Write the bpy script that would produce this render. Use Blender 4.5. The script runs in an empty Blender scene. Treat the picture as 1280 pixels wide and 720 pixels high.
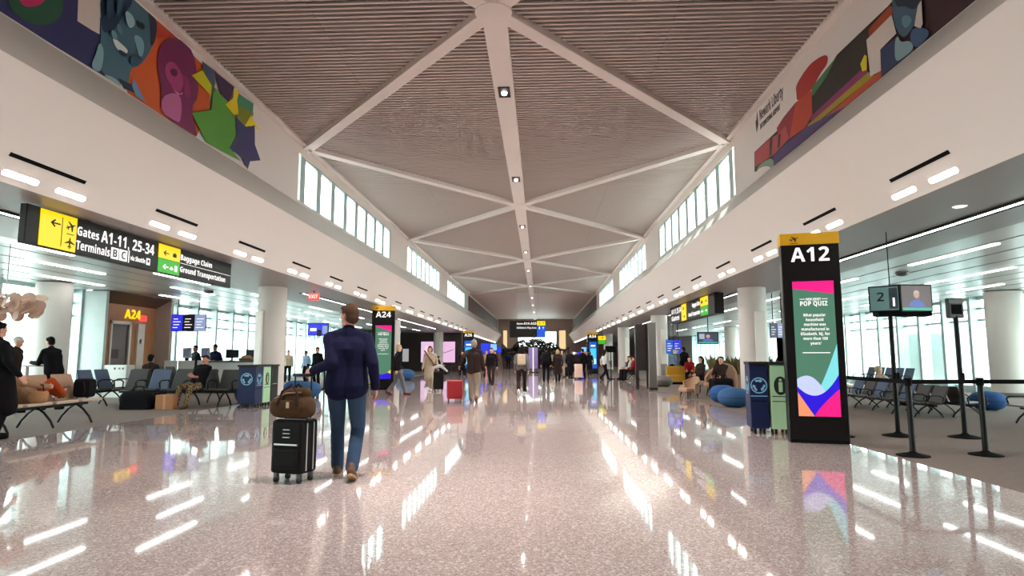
import bpy, bmesh, math, random
from mathutils import Vector, Matrix
import numpy as np
random.seed(7)
D = bpy.data; SC = bpy.context.scene; COL = SC.collection
PI = math.pi
# ---------------------------------------------------------------- camera maths
F = 770.0; CH = 1.25
PV = math.atan(86.0/F); YW = math.atan(35.0*math.cos(PV)/F)
def ray(px, py):
    u = (px-640)/F; v = (360-py)/F
    y = math.cos(PV)-v*math.sin(PV); z = math.sin(PV)+v*math.cos(PV)
    c, s = math.cos(YW), math.sin(YW)
    return Vector((u*c-y*s, u*s+y*c, z))
def on_z(px, py, z=0.0):
    d = ray(px, py); t = (z-CH)/d.z; return Vector((d.x*t, d.y*t, z))
def on_y(px, py, Y):
    d = ray(px, py); t = Y/d.y; return Vector((d.x*t, Y, CH+d.z*t))
def on_x(px, py, X):
    d = ray(px, py); t = X/d.x; return Vector((X, d.y*t, CH+d.z*t))
# ---------------------------------------------------------------- materials
MATS = {}
def mat(name, col, rough=0.6, metal=0.0, var=0.06, scale=6.0, emit=None, estr=0.0, spec=0.5, bump=0.0, bscale=60.0, coat=0.0):
    if name in MATS: return MATS[name]
    m = D.materials.new(name); m.use_nodes = True
    nt = m.node_tree; b = nt.nodes['Principled BSDF']
    b.inputs['Roughness'].default_value = rough
    b.inputs['Metallic'].default_value = metal
    b.inputs['Specular IOR Level'].default_value = spec
    b.inputs['Coat Weight'].default_value = coat
    tc = nt.nodes.new('ShaderNodeTexCoord'); nz = nt.nodes.new('ShaderNodeTexNoise')
    nz.inputs['Scale'].default_value = scale; nz.inputs['Detail'].default_value = 3
    nt.links.new(tc.outputs['Object'], nz.inputs['Vector'])
    mx = nt.nodes.new('ShaderNodeMix'); mx.data_type = 'RGBA'
    c = list(col)[:3]
    mx.inputs[6].default_value = [max(0, x*(1-var)) for x in c]+[1]
    mx.inputs[7].default_value = [min(1, x*(1+var)) for x in c]+[1]
    nt.links.new(nz.outputs['Fac'], mx.inputs[0]); nt.links.new(mx.outputs[2], b.inputs['Base Color'])
    if bump:
        n2 = nt.nodes.new('ShaderNodeTexNoise'); n2.inputs['Scale'].default_value = bscale
        nt.links.new(tc.outputs['Object'], n2.inputs['Vector'])
        bp = nt.nodes.new('ShaderNodeBump'); bp.inputs['Strength'].default_value = bump; bp.inputs['Distance'].default_value = 0.01
        nt.links.new(n2.outputs['Fac'], bp.inputs['Height']); nt.links.new(bp.outputs['Normal'], b.inputs['Normal'])
    if emit is not None:
        b.inputs['Emission Color'].default_value = list(emit)[:3]+[1]; b.inputs['Emission Strength'].default_value = estr
    MATS[name] = m; return m
def srgb(r, g, b):
    return tuple(((x/255)/12.92 if x/255 <= 0.04045 else ((x/255+0.055)/1.055)**2.4) for x in (r, g, b))
def smat(name, r, g, b, **k): return mat(name, srgb(r, g, b), **k)
EXPO = 1.32; GK = 2.0**-EXPO
def glow(name, r, g, b, s=1.0):
    c = srgb(r, g, b); return mat(name, [x*0.05 for x in c], rough=0.3, var=0.02, emit=c, estr=s*GK)

def terrazzo():
    m = D.materials.new('terrazzo'); m.use_nodes = True; nt = m.node_tree; b = nt.nodes['Principled BSDF']; N = nt.nodes.new; L = nt.links.new
    tc = N('ShaderNodeTexCoord')
    v1 = N('ShaderNodeTexVoronoi'); v1.inputs['Scale'].default_value = 70
    v2 = N('ShaderNodeTexVoronoi'); v2.inputs['Scale'].default_value = 140
    for v in (v1, v2): L(tc.outputs['Object'], v.inputs['Vector'])
    base = srgb(177, 162, 158)
    def pick(v, c, lo, hi):
        sep = N('ShaderNodeSeparateColor'); L(v.outputs['Color'], sep.inputs[0])
        mr = N('ShaderNodeMapRange'); mr.inputs[1].default_value = lo; mr.inputs[2].default_value = hi; L(sep.outputs[0], mr.inputs[0]); return mr
    k1 = pick(v1, None, 0.80, 0.86); k2 = pick(v2, None, 0.72, 0.8)
    m1 = N('ShaderNodeMix'); m1.data_type = 'RGBA'; m1.inputs[6].default_value = (*base, 1); m1.inputs[7].default_value = (*srgb(140, 124, 121), 1); L(k2.outputs[0], m1.inputs[0])
    m2 = N('ShaderNodeMix'); m2.data_type = 'RGBA'; L(m1.outputs[2], m2.inputs[6]); m2.inputs[7].default_value = (*srgb(200, 188, 185), 1); L(k1.outputs[0], m2.inputs[0])
    # thin divider strips every few metres
    sx = N('ShaderNodeSeparateXYZ'); L(tc.outputs['Object'], sx.inputs[0])
    fr = None
    for ax, per in ((0, 3.1), (1, 6.275)):
        a = N('ShaderNodeMath'); a.operation = 'PINGPONG'; a.inputs[1].default_value = per/2; L(sx.outputs[ax], a.inputs[0])
        c = N('ShaderNodeMath'); c.operation = 'LESS_THAN'; c.inputs[1].default_value = 0.006; L(a.outputs[0], c.inputs[0])
        if fr is None: fr = c
        else:
            mm = N('ShaderNodeMath'); mm.operation = 'MAXIMUM'; L(fr.outputs[0], mm.inputs[0]); L(c.outputs[0], mm.inputs[1]); fr = mm
    m3 = N('ShaderNodeMix'); m3.data_type = 'RGBA'; L(m2.outputs[2], m3.inputs[6]); m3.inputs[7].default_value = (*srgb(140, 126, 122), 1)
    f2 = N('ShaderNodeMath'); f2.operation = 'MULTIPLY'; f2.inputs[1].default_value = 0.12; L(fr.outputs[0], f2.inputs[0]); L(f2.outputs[0], m3.inputs[0])
    L(m3.outputs[2], b.inputs['Base Color'])
    nz = N('ShaderNodeTexNoise'); nz.inputs['Scale'].default_value = 1.2; L(tc.outputs['Object'], nz.inputs['Vector'])
    mr = N('ShaderNodeMapRange'); mr.inputs[3].default_value = 0.025; mr.inputs[4].default_value = 0.06; L(nz.outputs['Fac'], mr.inputs[0]); L(mr.outputs[0], b.inputs['Roughness'])
    b.inputs['Specular IOR Level'].default_value = 0.75
    return m
def glassmat():
    m = D.materials.new('window_glass'); m.use_nodes = True; nt = m.node_tree; N = nt.nodes.new; L = nt.links.new
    nt.nodes.remove(nt.nodes['Principled BSDF']); out = nt.nodes['Material Output']
    t = N('ShaderNodeBsdfTransparent'); t.inputs[0].default_value = (0.92, 0.98, 0.97, 1)
    g = N('ShaderNodeBsdfGlossy'); g.inputs['Roughness'].default_value = 0.02
    mx = N('ShaderNodeMixShader'); mx.inputs[0].default_value = 0.06
    L(t.outputs[0], mx.inputs[1]); L(g.outputs[0], mx.inputs[2]); L(mx.outputs[0], out.inputs[0]); return m

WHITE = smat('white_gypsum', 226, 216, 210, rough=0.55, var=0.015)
SHADEB = smat('shaded_gypsum', 208, 199, 193, rough=0.6, var=0.015)  # white gypsum toned down: the crest band's shade is put into its colour
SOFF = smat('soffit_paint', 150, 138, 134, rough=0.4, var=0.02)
GLOSSP = smat('metal_ceiling_panel', 176, 176, 173, rough=0.3, var=0.03, scale=2.0, spec=0.6)
SLAT = smat('ceiling_slat', 196, 182, 174, rough=0.55, var=0.04, scale=3)
PLEN = smat('plenum_dark', 40, 34, 32, rough=0.9)
CARPET = smat('carpet', 116, 101, 92, rough=0.95, var=0.22, scale=14, bump=0.3, bscale=220)
TERR = terrazzo()
COLM = smat('column_paint', 214, 205, 198, rough=0.5, var=0.015)
MULL = smat('mullion_aluminium', 178, 196, 196, rough=0.4, metal=0.2, var=0.03)
GLASS = glassmat()
BLACK = smat('black_satin', 12, 11, 11, rough=0.45, spec=0.25)
BLACKM = smat('black_matte', 9, 8, 9, rough=0.85, spec=0.15)
SIGNB = smat('sign_black', 26, 22, 20, rough=0.4, spec=0.3)
STEEL = smat('brushed_steel', 150, 145, 142, rough=0.3, metal=0.9, var=0.1, scale=20)
DSTEEL = smat('dark_steel', 74, 66, 66, rough=0.25, metal=0.8, var=0.15, scale=6)
WOOD = smat('veneer_wood', 168, 112, 76, rough=0.5, var=0.12, scale=5)
LGREY = smat('light_grey_panel', 196, 202, 200, rough=0.5, var=0.03)
BROWNP = smat('brown_panel', 82, 62, 54, rough=0.5, var=0.12)
NAVY = smat('navy_plastic', 20, 30, 70, rough=0.45, spec=0.3)
MINT = smat('mint_plastic', 164, 200, 160, rough=0.4)
CHAR = smat('charcoal_plastic', 30, 32, 28, rough=0.5, spec=0.3)
BLUEF = smat('blue_pouf_fabric', 40, 84, 128, rough=0.85, var=0.1, bump=0.2)
GREYF = smat('grey_pouf_fabric', 120, 112, 106, rough=0.85, var=0.1)
SEATD = smat('seat_dark_vinyl', 58, 54, 52, rough=0.45)
SEATB = smat('seat_blue_vinyl', 74, 88, 116, rough=0.45)
TANL = smat('tan_leather', 170, 132, 104, rough=0.55)
MUST = smat('mustard_fabric', 190, 140, 40, rough=0.8)
LEAF = smat('leaf_green', 66, 84, 44, rough=0.6, var=0.3, scale=3)
DLEAF = smat('dark_leaf_green', 28, 40, 22, rough=0.7, var=0.3, scale=3)
YEL = glow('sign_yellow', 255, 212, 0, 1.2)
YELP = smat('totem_yellow', 216, 164, 20, rough=0.4)
GRN = glow('sign_green', 60, 190, 40, 0.9)
WGL = glow('sign_white', 255, 250, 245, 1.25)
LAMP = mat('lamp_warm', (0.8, 0.8, 0.8), emit=(1.0, 0.88, 0.8), estr=14.0)
LAMPG = mat('lamp_gate', (0.8, 0.8, 0.8), emit=(0.95, 1.0, 0.97), estr=4.0)
RED = glow('exit_red', 235, 50, 60, 1.3)
SKINL = smat('skin_light', 205, 150, 125, rough=0.55)
SKINR = smat('skin_ruddy', 190, 125, 105, rough=0.55)
SKIND = smat('skin_brown', 120, 78, 58, rough=0.55)
def cloth(n, r, g, b, var=0.1): return smat('cloth_'+n, r*0.86, g*0.86, b*0.86, rough=0.95, spec=0.15, var=var, scale=9, bump=0.25, bscale=40)
# ---------------------------------------------------------------- mesh builder
class MB:
    def __init__(s): s.v = []; s.f = []; s.mi = []; s.m = []
    def slot(s, m):
        if m is None: return 0
        if m not in s.m: s.m.append(m)
        return s.m.index(m)
    def add(s, vs, fs, m=None, M=None):
        o = len(s.v); k = s.slot(m)
        for p in vs: s.v.append(tuple(M @ Vector(p)) if M is not None else tuple(p))
        for f in fs: s.f.append([i+o for i in f]); s.mi.append(k)
        return s
    def box(s, c, d, m=None, M=None):
        x, y, z = c; a, b, e = d[0]/2, d[1]/2, d[2]/2
        vs = [(x+i*a, y+j*b, z+k*e) for i in (-1, 1) for j in (-1, 1) for k in (-1, 1)]
        return s.add(vs, [(0, 1, 3, 2), (4, 6, 7, 5), (0, 4, 5, 1), (2, 3, 7, 6), (0, 2, 6, 4), (1, 5, 7, 3)], m, M)
    def bb(s, lo, hi, m=None, M=None):
        return s.box([(a+b)/2 for a, b in zip(lo, hi)], [abs(b-a) for a, b in zip(lo, hi)], m, M)
    def bar(s, p, q, w, t, m=None, up=(0, 0, 1)):
        p, q = Vector(p), Vector(q); d = (q-p); l = d.length; d.normalize()
        x = d.cross(Vector(up)).normalized(); u = x.cross(d).normalized()
        M = Matrix(((x.x, d.x, u.x, (p.x+q.x)/2), (x.y, d.y, u.y, (p.y+q.y)/2), (x.z, d.z, u.z, (p.z+q.z)/2), (0, 0, 0, 1)))
        return s.box((0, 0, 0), (w, l, t), m, M)
    def cap(s, p, r0, q, r1, m=None, seg=12, flat=False):
        p, q = Vector(p), Vector(q); d = q-p; l = d.length
        d = d/l if l > 1e-6 else Vector((0, 0, 1))
        a = Vector((1, 0, 0)) if abs(d.x) < 0.8 else Vector((0, 1, 0))
        x = d.cross(a).normalized(); y = d.cross(x)
        rings = []
        if flat: rings = [(0, r0), (l, r1)]
        else:
            for k in range(3, 0, -1):
                t = PI/2*k/3.2; rings.append((-r0*math.sin(t), r0*math.cos(t)))
            rings += [(0, r0), (l, r1)]
            for k in range(1, 4):
                t = PI/2*k/3.2; rings.append((l+r1*math.sin(t), r1*math.cos(t)))
        vs = []; fs = []
        for h, r in rings:
            for i in range(seg):
                t = 2*PI*i/seg; vs.append(p+d*h+x*(r*math.cos(t))+y*(r*math.sin(t)))
        n = len(rings)
        for k in range(n-1):
            for i in range(seg):
                j = (i+1) % seg; fs.append((k*seg+i, k*seg+j, (k+1)*seg+j, (k+1)*seg+i))
        fs.append(tuple(range(seg))[::-1]); fs.append(tuple((n-1)*seg+i for i in range(seg)))
        return s.add(vs, fs, m)
    def tube(s, pts, r, m=None, seg=8):
        for a, b in zip(pts[:-1], pts[1:]): s.cap(a, r, b, r, m, seg)
        return s
    def lathe(s, prof, m=None, seg=24, M=None):
        vs = []; fs = []
        for r, z in prof:
            for i in range(seg):
                t = 2*PI*i/seg; vs.append((max(r, 1e-4)*math.cos(t), max(r, 1e-4)*math.sin(t), z))
        for k in range(len(prof)-1):
            for i in range(seg):
                j = (i+1) % seg; fs.append((k*seg+i, k*seg+j, (k+1)*seg+j, (k+1)*seg+i))
        fs.append(tuple(range(seg))[::-1]); fs.append(tuple((len(prof)-1)*seg+i for i in range(seg)))
        return s.add(vs, fs, m, M)
    def ell(s, c, r, m=None, R=None, seg=16, rings=10):
        vs = []; fs = []
        M = Matrix.Translation(Vector(c)) @ (R.to_4x4() if R is not None else Matrix())
        for k in range(1, rings):
            ph = PI*k/rings-PI/2
            for i in range(seg):
                t = 2*PI*i/seg; vs.append((r[0]*math.cos(ph)*math.cos(t), r[1]*math.cos(ph)*math.sin(t), r[2]*math.sin(ph)))
        n = rings-1
        for k in range(n-1):
            for i in range(seg):
                j = (i+1) % seg; fs.append((k*seg+i, k*seg+j, (k+1)*seg+j, (k+1)*seg+i))
        b = len(vs); vs += [(0, 0, -r[2]), (0, 0, r[2])]
        for i in range(seg):
            j = (i+1) % seg; fs.append((b, j, i)); fs.append((b+1, (n-1)*seg+i, (n-1)*seg+j))
        return s.add(vs, fs, m, M)
    def prism(s, pts, O, R, U, t, m=None, lift=0.0):
        """polygon in the plane (O,R,U), extruded by t along R x U"""
        O, R, U = Vector(O), Vector(R), Vector(U); N = R.cross(U)
        a = sum(p[0]*q[1]-q[0]*p[1] for p, q in zip(pts, list(pts[1:])+[pts[0]]))
        if a < 0: pts = list(pts)[::-1]
        n = len(pts)
        vs = [O+R*p[0]+U*p[1]+N*lift for p in pts]+[O+R*p[0]+U*p[1]+N*(lift+t) for p in pts]
        fs = [tuple(range(n))[::-1], tuple(range(n, 2*n))]+[(i, (i+1) % n, n+(i+1) % n, n+i) for i in range(n)]
        return s.add(vs, fs, m)
    def mesh(s, name):
        me = D.meshes.new(name); me.from_pydata(s.v, [], s.f)
        for m in s.m: me.materials.append(m)
        if s.m: me.polygons.foreach_set('material_index', s.mi)
        me.update(); return me
    def build(s, name, m=None, parent=None, smooth=False, bevel=0.0, kind=None, loc=None):
        me = s.mesh(name)
        if not s.m and m is not None: me.materials.append(m)
        return link(name, me, parent, smooth, bevel, kind, loc)
def link(name, me, parent=None, smooth=False, bevel=0.0, kind=None, loc=None):
    o = D.objects.new(name, me); COL.objects.link(o)
    if parent is not None: o.parent = parent
    if loc is not None: o.location = loc
    if smooth:
        me.polygons.foreach_set('use_smooth', [True]*len(me.polygons))
        if smooth != 'all': me.set_sharp_from_angle(angle=math.radians(40))
    if bevel:
        b = o.modifiers.new('edge', 'BEVEL'); b.width = bevel; b.segments = 2; b.limit_method = 'ANGLE'; b.angle_limit = math.radians(50)
    if kind: o['kind'] = kind
    return o
def tag(o, label, cat, group=None):
    o['label'] = label; o['category'] = cat
    if group: o['group'] = group
    return o
def thing(name, label, cat, loc=(0, 0, 0), rotz=0.0, group=None, scale=1.0):
    o = D.objects.new(name, None); COL.objects.link(o); o.location = loc; o.rotation_euler = (0, 0, rotz)
    o.scale = (scale,)*3; o.empty_display_size = 0.2
    return tag(o, label, cat, group)
def dup(root, loc, rotz=None, label=None, group=None):
    r = root.copy(); COL.objects.link(r); r.location = loc
    if rotz is not None: r.rotation_euler = (0, 0, rotz)
    if label: r['label'] = label
    if group: r['group'] = group
    for ch in list(root.children):
        c = ch.copy(); COL.objects.link(c); c.parent = r
        for g in ch.children:
            d = g.copy(); COL.objects.link(d); d.parent = c
    return r
def text(name, s, m, parent, O, R, U, h, width=None, bold=0.02, depth=0.004, align='LEFT', lift=0.0, label=None):
    """lettering: baseline start O, capital height h, optional total width"""
    s = ''.join(chr(0x1D5D4+ord(c)-65) if 'A' <= c <= 'Z' else chr(0x1D5EE+ord(c)-97) if 'a' <= c <= 'z' else chr(0x1D7EC+ord(c)-48) if '0' <= c <= '9' else c for c in s)   # bold sans letters
    bold = 0.0
    cu = D.curves.new('t', 'FONT'); cu.body = s; cu.size = 1.0; cu.offset = bold; cu.align_x = 'LEFT'; cu.resolution_u = 3; cu.space_character = 1.04
    t = D.objects.new('t', cu); COL.objects.link(t)
    dg = bpy.context.evaluated_depsgraph_get(); me = D.meshes.new_from_object(t.evaluated_get(dg))
    D.objects.remove(t); D.curves.remove(cu)
    co = np.empty(len(me.vertices)*3); me.vertices.foreach_get('co', co); co = co.reshape(-1, 3)
    x0, x1 = co[:, 0].min(), co[:, 0].max(); k = h/0.69
    co[:, 0] -= x0; w = (x1-x0)
    sx = (width/w) if width else k
    co[:, 0] *= sx; co[:, 1] *= k
    tw = w*sx; off = {'LEFT': 0, 'CENTER': -tw/2, 'RIGHT': -tw}[align]
    R, U, O = Vector(R), Vector(U), Vector(O); N = R.cross(U)
    P = np.array(O)[None]+(co[:, :1]+off)*np.array(R)[None]+co[:, 1:2]*np.array(U)[None]+(lift+depth)*np.array(N)[None]
    me.vertices.foreach_set('co', P.ravel()); me.materials.clear(); me.materials.append(m); me.update()
    me.name = name
    o = link(name, me, parent)
    if label: o['label'] = label
    sol = o.modifiers.new('depth', 'SOLIDIFY'); sol.thickness = depth*0.8; sol.offset = -1
    return o
RX, RL, RR = Vector((1, 0, 0)), Vector((0, 1, 0)), Vector((0, -1, 0)); UZ = Vector((0, 0, 1))
# ---------------------------------------------------------------- the hall
XL, XR = -6.1, 4.8          # upper walls
XRIDGE = -0.7
ZC = 6.7; ZS = 3.3
YB, YE = -10.0, 90.0
XWL, XWR = -14.6, 15.4      # window walls
CL, CR = -7.95, 4.45        # carpet edges
BAY = 12.55; Y0 = 9.06      # ridge nodes at Y0 + k*BAY, eave nodes half way
def S(o): o['kind'] = 'structure'; return o
b = MB(); b.bb((CL, YB, -0.1), (CR, YE, 0)); S(b.build('floor', TERR))
b = MB(); b.bb((XWL-0.3, YB, -0.1), (CL, YE, 0)); S(b.build('floor_carpet_left', CARPET))
b = MB(); b.bb((CR, YB, -0.1), (XWR+0.3, YE, 0)); S(b.build('floor_carpet_right', CARPET))
# ceiling: dark plenum, slats, beams
b = MB(); b.bb((XL-0.4, YB, ZC+0.16), (XR+0.4, YE, ZC+0.3)); S(b.build('ceiling', PLEN))
b = MB(); y = 1.0
while y < 52.5:
    w = 0.053
    for xa, xb in ((XL+0.02, -3.6), (-3.592, XRIDGE-0.15), (XRIDGE+0.15, 2.2), (2.208, XR-0.02)):
        b.bb((xa, y, ZC-0.0), (xb, y+w, ZC+0.035))
    y += 0.125
S(b.build('ceiling_slats', SLAT))
b = MB(); b.bb((XL, 52.5, ZC), (XR, YE, ZC+0.1)); S(b.build('ceiling_flat', SLAT))
b = MB(); b.bb((XRIDGE-0.2, YB, ZC-0.09), (XRIDGE+0.2, YE, ZC+0.06)); S(b.build('trim_1', WHITE, bevel=0.01))
nt_ = 2
for k in range(-1, 4):
    yr = Y0+k*BAY; ye0, ye1 = yr-BAY/2, yr+BAY/2
    b = MB(); b.lathe([(0.27, ZC-0.128), (0.29, ZC-0.12), (0.29, ZC-0.02)], seg=32); o = S(b.build('trim_%d' % nt_, WHITE, smooth=True)); o.location = (XRIDGE, yr, 0); nt_ += 1
    for X in (XL+0.06, XR-0.06):
        for ye in (ye0, ye1):
            if ye > 54: continue
            b = MB(); b.bar((XRIDGE, yr, ZC-0.04), (X, ye, ZC-0.04), 0.26, 0.14); S(b.build('trim_%d' % nt_, WHITE, bevel=0.01)); nt_ += 1
for side, X, sx in (('left', XL, 1), ('right', XR, -1)):
    b = MB(); b.bb((X, YB, ZC-0.06), (X+sx*0.14, 52.5, ZC+0.05)); S(b.build('trim_%d' % nt_, WHITE, bevel=0.008)); nt_ += 1
# side walls above the gates: solid (mural) bays, clerestory bays, brown far bays
PROF = {'left': (XL, -5.6, -6.33, 1), 'right': (XR, 4.2, 4.9, -1)}
ZB, ZT = 5.13, 4.43          # foot of wall / crest of the bulkhead
for side in ('left', 'right'):
    X, Xc, Xs, sg = PROF[side]
    xo = X-sg*0.35           # outer face of the wall
    w = MB()
    w.bb((xo, YB, ZB-0.3), (X, 14.95, ZC+0.1))
    w.bb((xo, 52.2, ZB-0.3), (X, YE, ZC+0.1))
    for k in range(3):
        ya = 15.3+k*BAY; yb = ya+9.4
        w.bb((X-sg*0.13, ya-0.35 if k == 0 else ya-0.1, ZB-0.3), (X, yb+0.1, 5.20))       # below the glass
        w.bb((X-sg*0.13, ya-0.35 if k == 0 else ya-0.1, 6.42), (X, yb+0.1, ZC+0.1))       # head
        w.bb((X-sg*0.13, yb, 5.20), (X, yb+BAY-9.4 if k < 2 else 52.2, 6.42))             # pier
        w.bb((X-sg*0.13, yb+0.1, ZB-0.3), (X, yb+BAY-9.4-0.1 if k < 2 else 52.2, 5.20))
        w.bb((X-sg*0.13, yb+0.1, 6.42), (X, yb+BAY-9.4-0.1 if k < 2 else 52.2, ZC+0.1))
        n = 8
        fr = MB(); gl = MB()
        for i in range(n+1):
            ym = ya+(yb-ya)*i/n; fr.bb((X-sg*0.12, ym-0.16, 5.20), (X-sg*0.02, ym+0.16, 6.42))
        for z in (5.21, 6.39): fr.bb((X-sg*0.12, ya, z-0.02), (X-sg*0.03, yb, z+0.02))
        gl.bb((X-sg*0.085, ya, 5.20), (X-sg*0.075, yb, 6.42))
        idx = (k+1) + (0 if side == 'left' else 3)
        o = S(fr.build('window_%d' % idx, MULL)); gl.build('pane', GLASS, o)
    S(w.build('wall_%s_upper' % side, WHITE))
    # bulkhead: crest band, white face, gate soffit (one closed section)
    b = MB()
    sec = [(Xs, ZS), (Xc, ZT), (X, ZB), (X-sg*0.35, ZB), (X-sg*0.35, ZS+0.25), (Xs-sg*0.2, ZS+0.25)]
    pts = [(p[0], p[1]) for p in sec]
    b.prism(pts, (0, YE, 0), (1, 0, 0), (0, 0, 1), YE-YB)
    for f_i, f in enumerate(b.f): pass
    b.m = [WHITE, SHADEB]
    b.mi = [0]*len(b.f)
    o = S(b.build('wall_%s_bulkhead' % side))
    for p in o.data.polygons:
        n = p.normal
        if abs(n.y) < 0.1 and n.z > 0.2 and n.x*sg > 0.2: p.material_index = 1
    Xe = XWL if side == 'left' else XWR
    Xm = -9.2 if side == 'left' else 7.4
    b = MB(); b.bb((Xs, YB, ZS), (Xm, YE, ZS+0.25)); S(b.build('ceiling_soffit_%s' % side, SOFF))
    b = MB(); b.bb((Xm, YB, ZS+0.03), (Xe-sg*0.4, YE, ZS+0.25)); 
    S(b.build('ceiling_gate_%s' % side, GLOSSP))
    # joint lines between ceiling panels, as real gaps covered by slim dark trims
    xs = np.arange(Xm-sg*0.9, Xe, -sg*0.9)
    for x in xs:
        b = MB(); b.bb((x-0.008, YB, ZS+0.022), (x+0.008, YE, ZS+0.035)); S(b.build('trim_%d' % nt_, SOFF)); nt_ += 1
    # long black reveal with a light line inside
    xr = -7.65 if side == 'left' else 6.4
    for ya, yb in ((4.0, 13.4), (19.5, 31.0), (33.0, 45.0)):
        o = thing('linear_ceiling_slot', 'black ceiling slot with a light line over the %s gates, %s' % (side, {4.0: 'nearest the camera', 19.5: 'second along the hall', 33.0: 'farthest one'}[ya]), 'ceiling slot', (xr, (ya+yb)/2, ZS))
        t = MB(); t.bb((-0.13, (ya-yb)/2, -0.014), (0.13, (yb-ya)/2, -0.001)); t.build('trough', BLACKM, o)
        t = MB(); t.bb((-0.035, (ya-yb)/2+0.02, -0.02), (0.035, (yb-ya)/2-0.02, -0.013)); t.build('light_line', LAMPG, o)
# far brown clerestory panels with vertical joints
for side, X, sg in (('left', XL, 1), ('right', XR, -1)):
    b = MB()
    for k in range(12):
        ya = 52.3+k*3.0; b.bb((X, ya, 5.2), (X+sg*0.05, ya+2.9, ZC-0.25))
    o = S(b.build('wall_%s_panel' % side, BROWNP))
# end walls
b = MB(); b.bb((XWL-0.3, YB-0.3, 0), (XWR+0.3, YB, ZC+0.3)); S(b.build('wall_back', WHITE))
b = MB()
b.bb((XWL-0.3, YE, 0), (-3.2, YE+0.3, ZC+0.3)); b.bb((2.4, YE, 0), (XWR+0.3, YE+0.3, ZC+0.3)); b.bb((-3.2, YE, 0), (2.4, YE+0.3, 2.6)); b.bb((-3.2, YE, 4.9), (2.4, YE+0.3, ZC+0.3))
S(b.build('wall_front', smat('far_wall', 170, 150, 140, rough=0.6)))
fr = MB()
for x in (-3.2, -0.9, 2.4): fr.bb((x-0.06, YE+0.05, 2.6), (x+0.06, YE+0.2, 4.9))
fr.bb((-3.2, YE+0.05, 3.2), (2.4, YE+0.2, 3.3)); o = S(fr.build('window_7', MULL)); g = MB(); g.bb((-3.2, YE+0.12, 2.6), (2.4, YE+0.13, 4.9)); g.build('pane', GLASS, o)
# window walls of the gate rooms
wn = 8
def window_wall(side, X, sg, ya, yb):
    """mullions, transoms and glass along Y; sg: +1 when the room lies at +X"""
    global wn
    fr = MB(); n = max(1, round((yb-ya)/1.52))
    for i in range(n+1):
        y = ya+(yb-ya)*i/n; fr.bb((X-sg*0.05, y-0.075, 0), (X+sg*0.36, y+0.075, ZS+0.03))
    for z, h in ((0.12, 0.24), (2.52, 0.07), (2.92, 0.07), (3.28, 0.1)):
        fr.bb((X-sg*0.02, ya, z-h/2), (X+sg*0.10, yb, z+h/2))
    o = S(fr.build('window_%d' % wn, MULL)); wn += 1
    g = MB(); g.bb((X+0.0, ya, 0.2), (X+sg*0.012, yb, ZS)); g.build('pane', GLASS, o)
def solid(name, lo, hi, m): b = MB(); b.bb(lo, hi); return S(b.build(name, m))
window_wall('right', XWR, -1, -10, 16.4); window_wall('right', XWR, -1, 16.4, 40); window_wall('right', XWR, -1, 40, 62)
solid('wall_right', (XWR, 62, 0), (XWR+0.3, YE, ZS+0.2), LGREY)
window_wall('left', XWL, 1, -10, 18.55); window_wall('left', XWL, 1, 22.1, 46)
solid('wall_left', (XWL-0.3, 46, 0), (XWL, YE, ZS+0.2), smat('dark_shop_wall', 70, 56, 52, rough=0.7))
solid('wall_left_band', (XWL-0.35, YB, ZS), (XWL-0.05, YE, ZS+0.4), LGREY); solid('wall_right_band', (XWR+0.05, YB, ZS), (XWR+0.35, YE, ZS+0.4), LGREY)
# portal of the jet bridge door (gate A24): a box in front of the window wall with a timber lined alcove
P = MB()
P.bb((-15.0, 18.55, 0), (-13.5, 18.67, ZS)); S(P.build('wall_portal_side', smat('portal_panel', 176, 184, 182, rough=0.45)))
P = MB(); P.add([(-13.5, 21.95, 0), (-14.07, 21.95, 0), (-14.07, 21.95, 3.0), (-13.5, 21.95, 3.3), (-13.5, 22.10, 0), (-15.0, 22.10, 0), (-15.0, 22.10, 3.3), (-13.5, 22.10, 3.3)],
    [(0, 1, 2, 3), (4, 7, 6, 5), (0, 3, 7, 4), (0, 4, 5, 1), (1, 5, 6, 2), (2, 6, 7, 3)]); S(P.build('wall_portal_cheek', smat('portal_cheek', 168, 152, 142, rough=0.5)))
P = MB(); P.add([(-13.5, 18.67, 3.3), (-13.5, 21.95, 3.3), (-14.07, 21.95, 3.0), (-14.07, 18.67, 3.0), (-13.5, 18.67, 3.36), (-13.5, 21.95, 3.36), (-14.07, 21.95, 3.36), (-14.07, 18.67, 3.36)],
    [(0, 3, 2, 1), (4, 5, 6, 7), (0, 1, 5, 4), (2, 3, 7, 6), (1, 2, 6, 5), (0, 4, 7, 3)]); S(P.build('ceiling_portal', smat('portal_soffit', 88, 66, 54, rough=0.6)))
P = MB(); P.bb((-14.2, 18.67, 0), (-14.07, 19.65, 3.0)); P.bb((-14.2, 20.50, 0), (-14.07, 21.95, 3.0)); P.bb((-14.2, 19.65, 2.36), (-14.07, 20.50, 3.0)); S(P.build('wall_portal', WOOD))
P = MB(); P.bb((-14.5, 18.75, 0), (-14.4, 21.95, 3.0)); S(P.build('wall_portal_back', smat('jetway_dark', 96, 84, 80, rough=0.5)))
FR = smat('door_frame_cream', 214, 200, 188, rough=0.4)
P = MB(); P.bb((-14.16, 19.57, 0), (-14.02, 19.65, 2.42)); P.bb((-14.16, 20.50, 0), (-14.02, 20.60, 2.42)); P.bb((-14.16, 19.57, 2.34), (-14.02, 20.60, 2.44))
dr = S(P.build('door_1', FR)); P = MB(); P.bb((-14.14, 19.65, 0.02), (-14.10, 20.50, 2.34)); P.build('door_leaf', smat('door_grey', 108, 98, 94, rough=0.4), dr)
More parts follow.
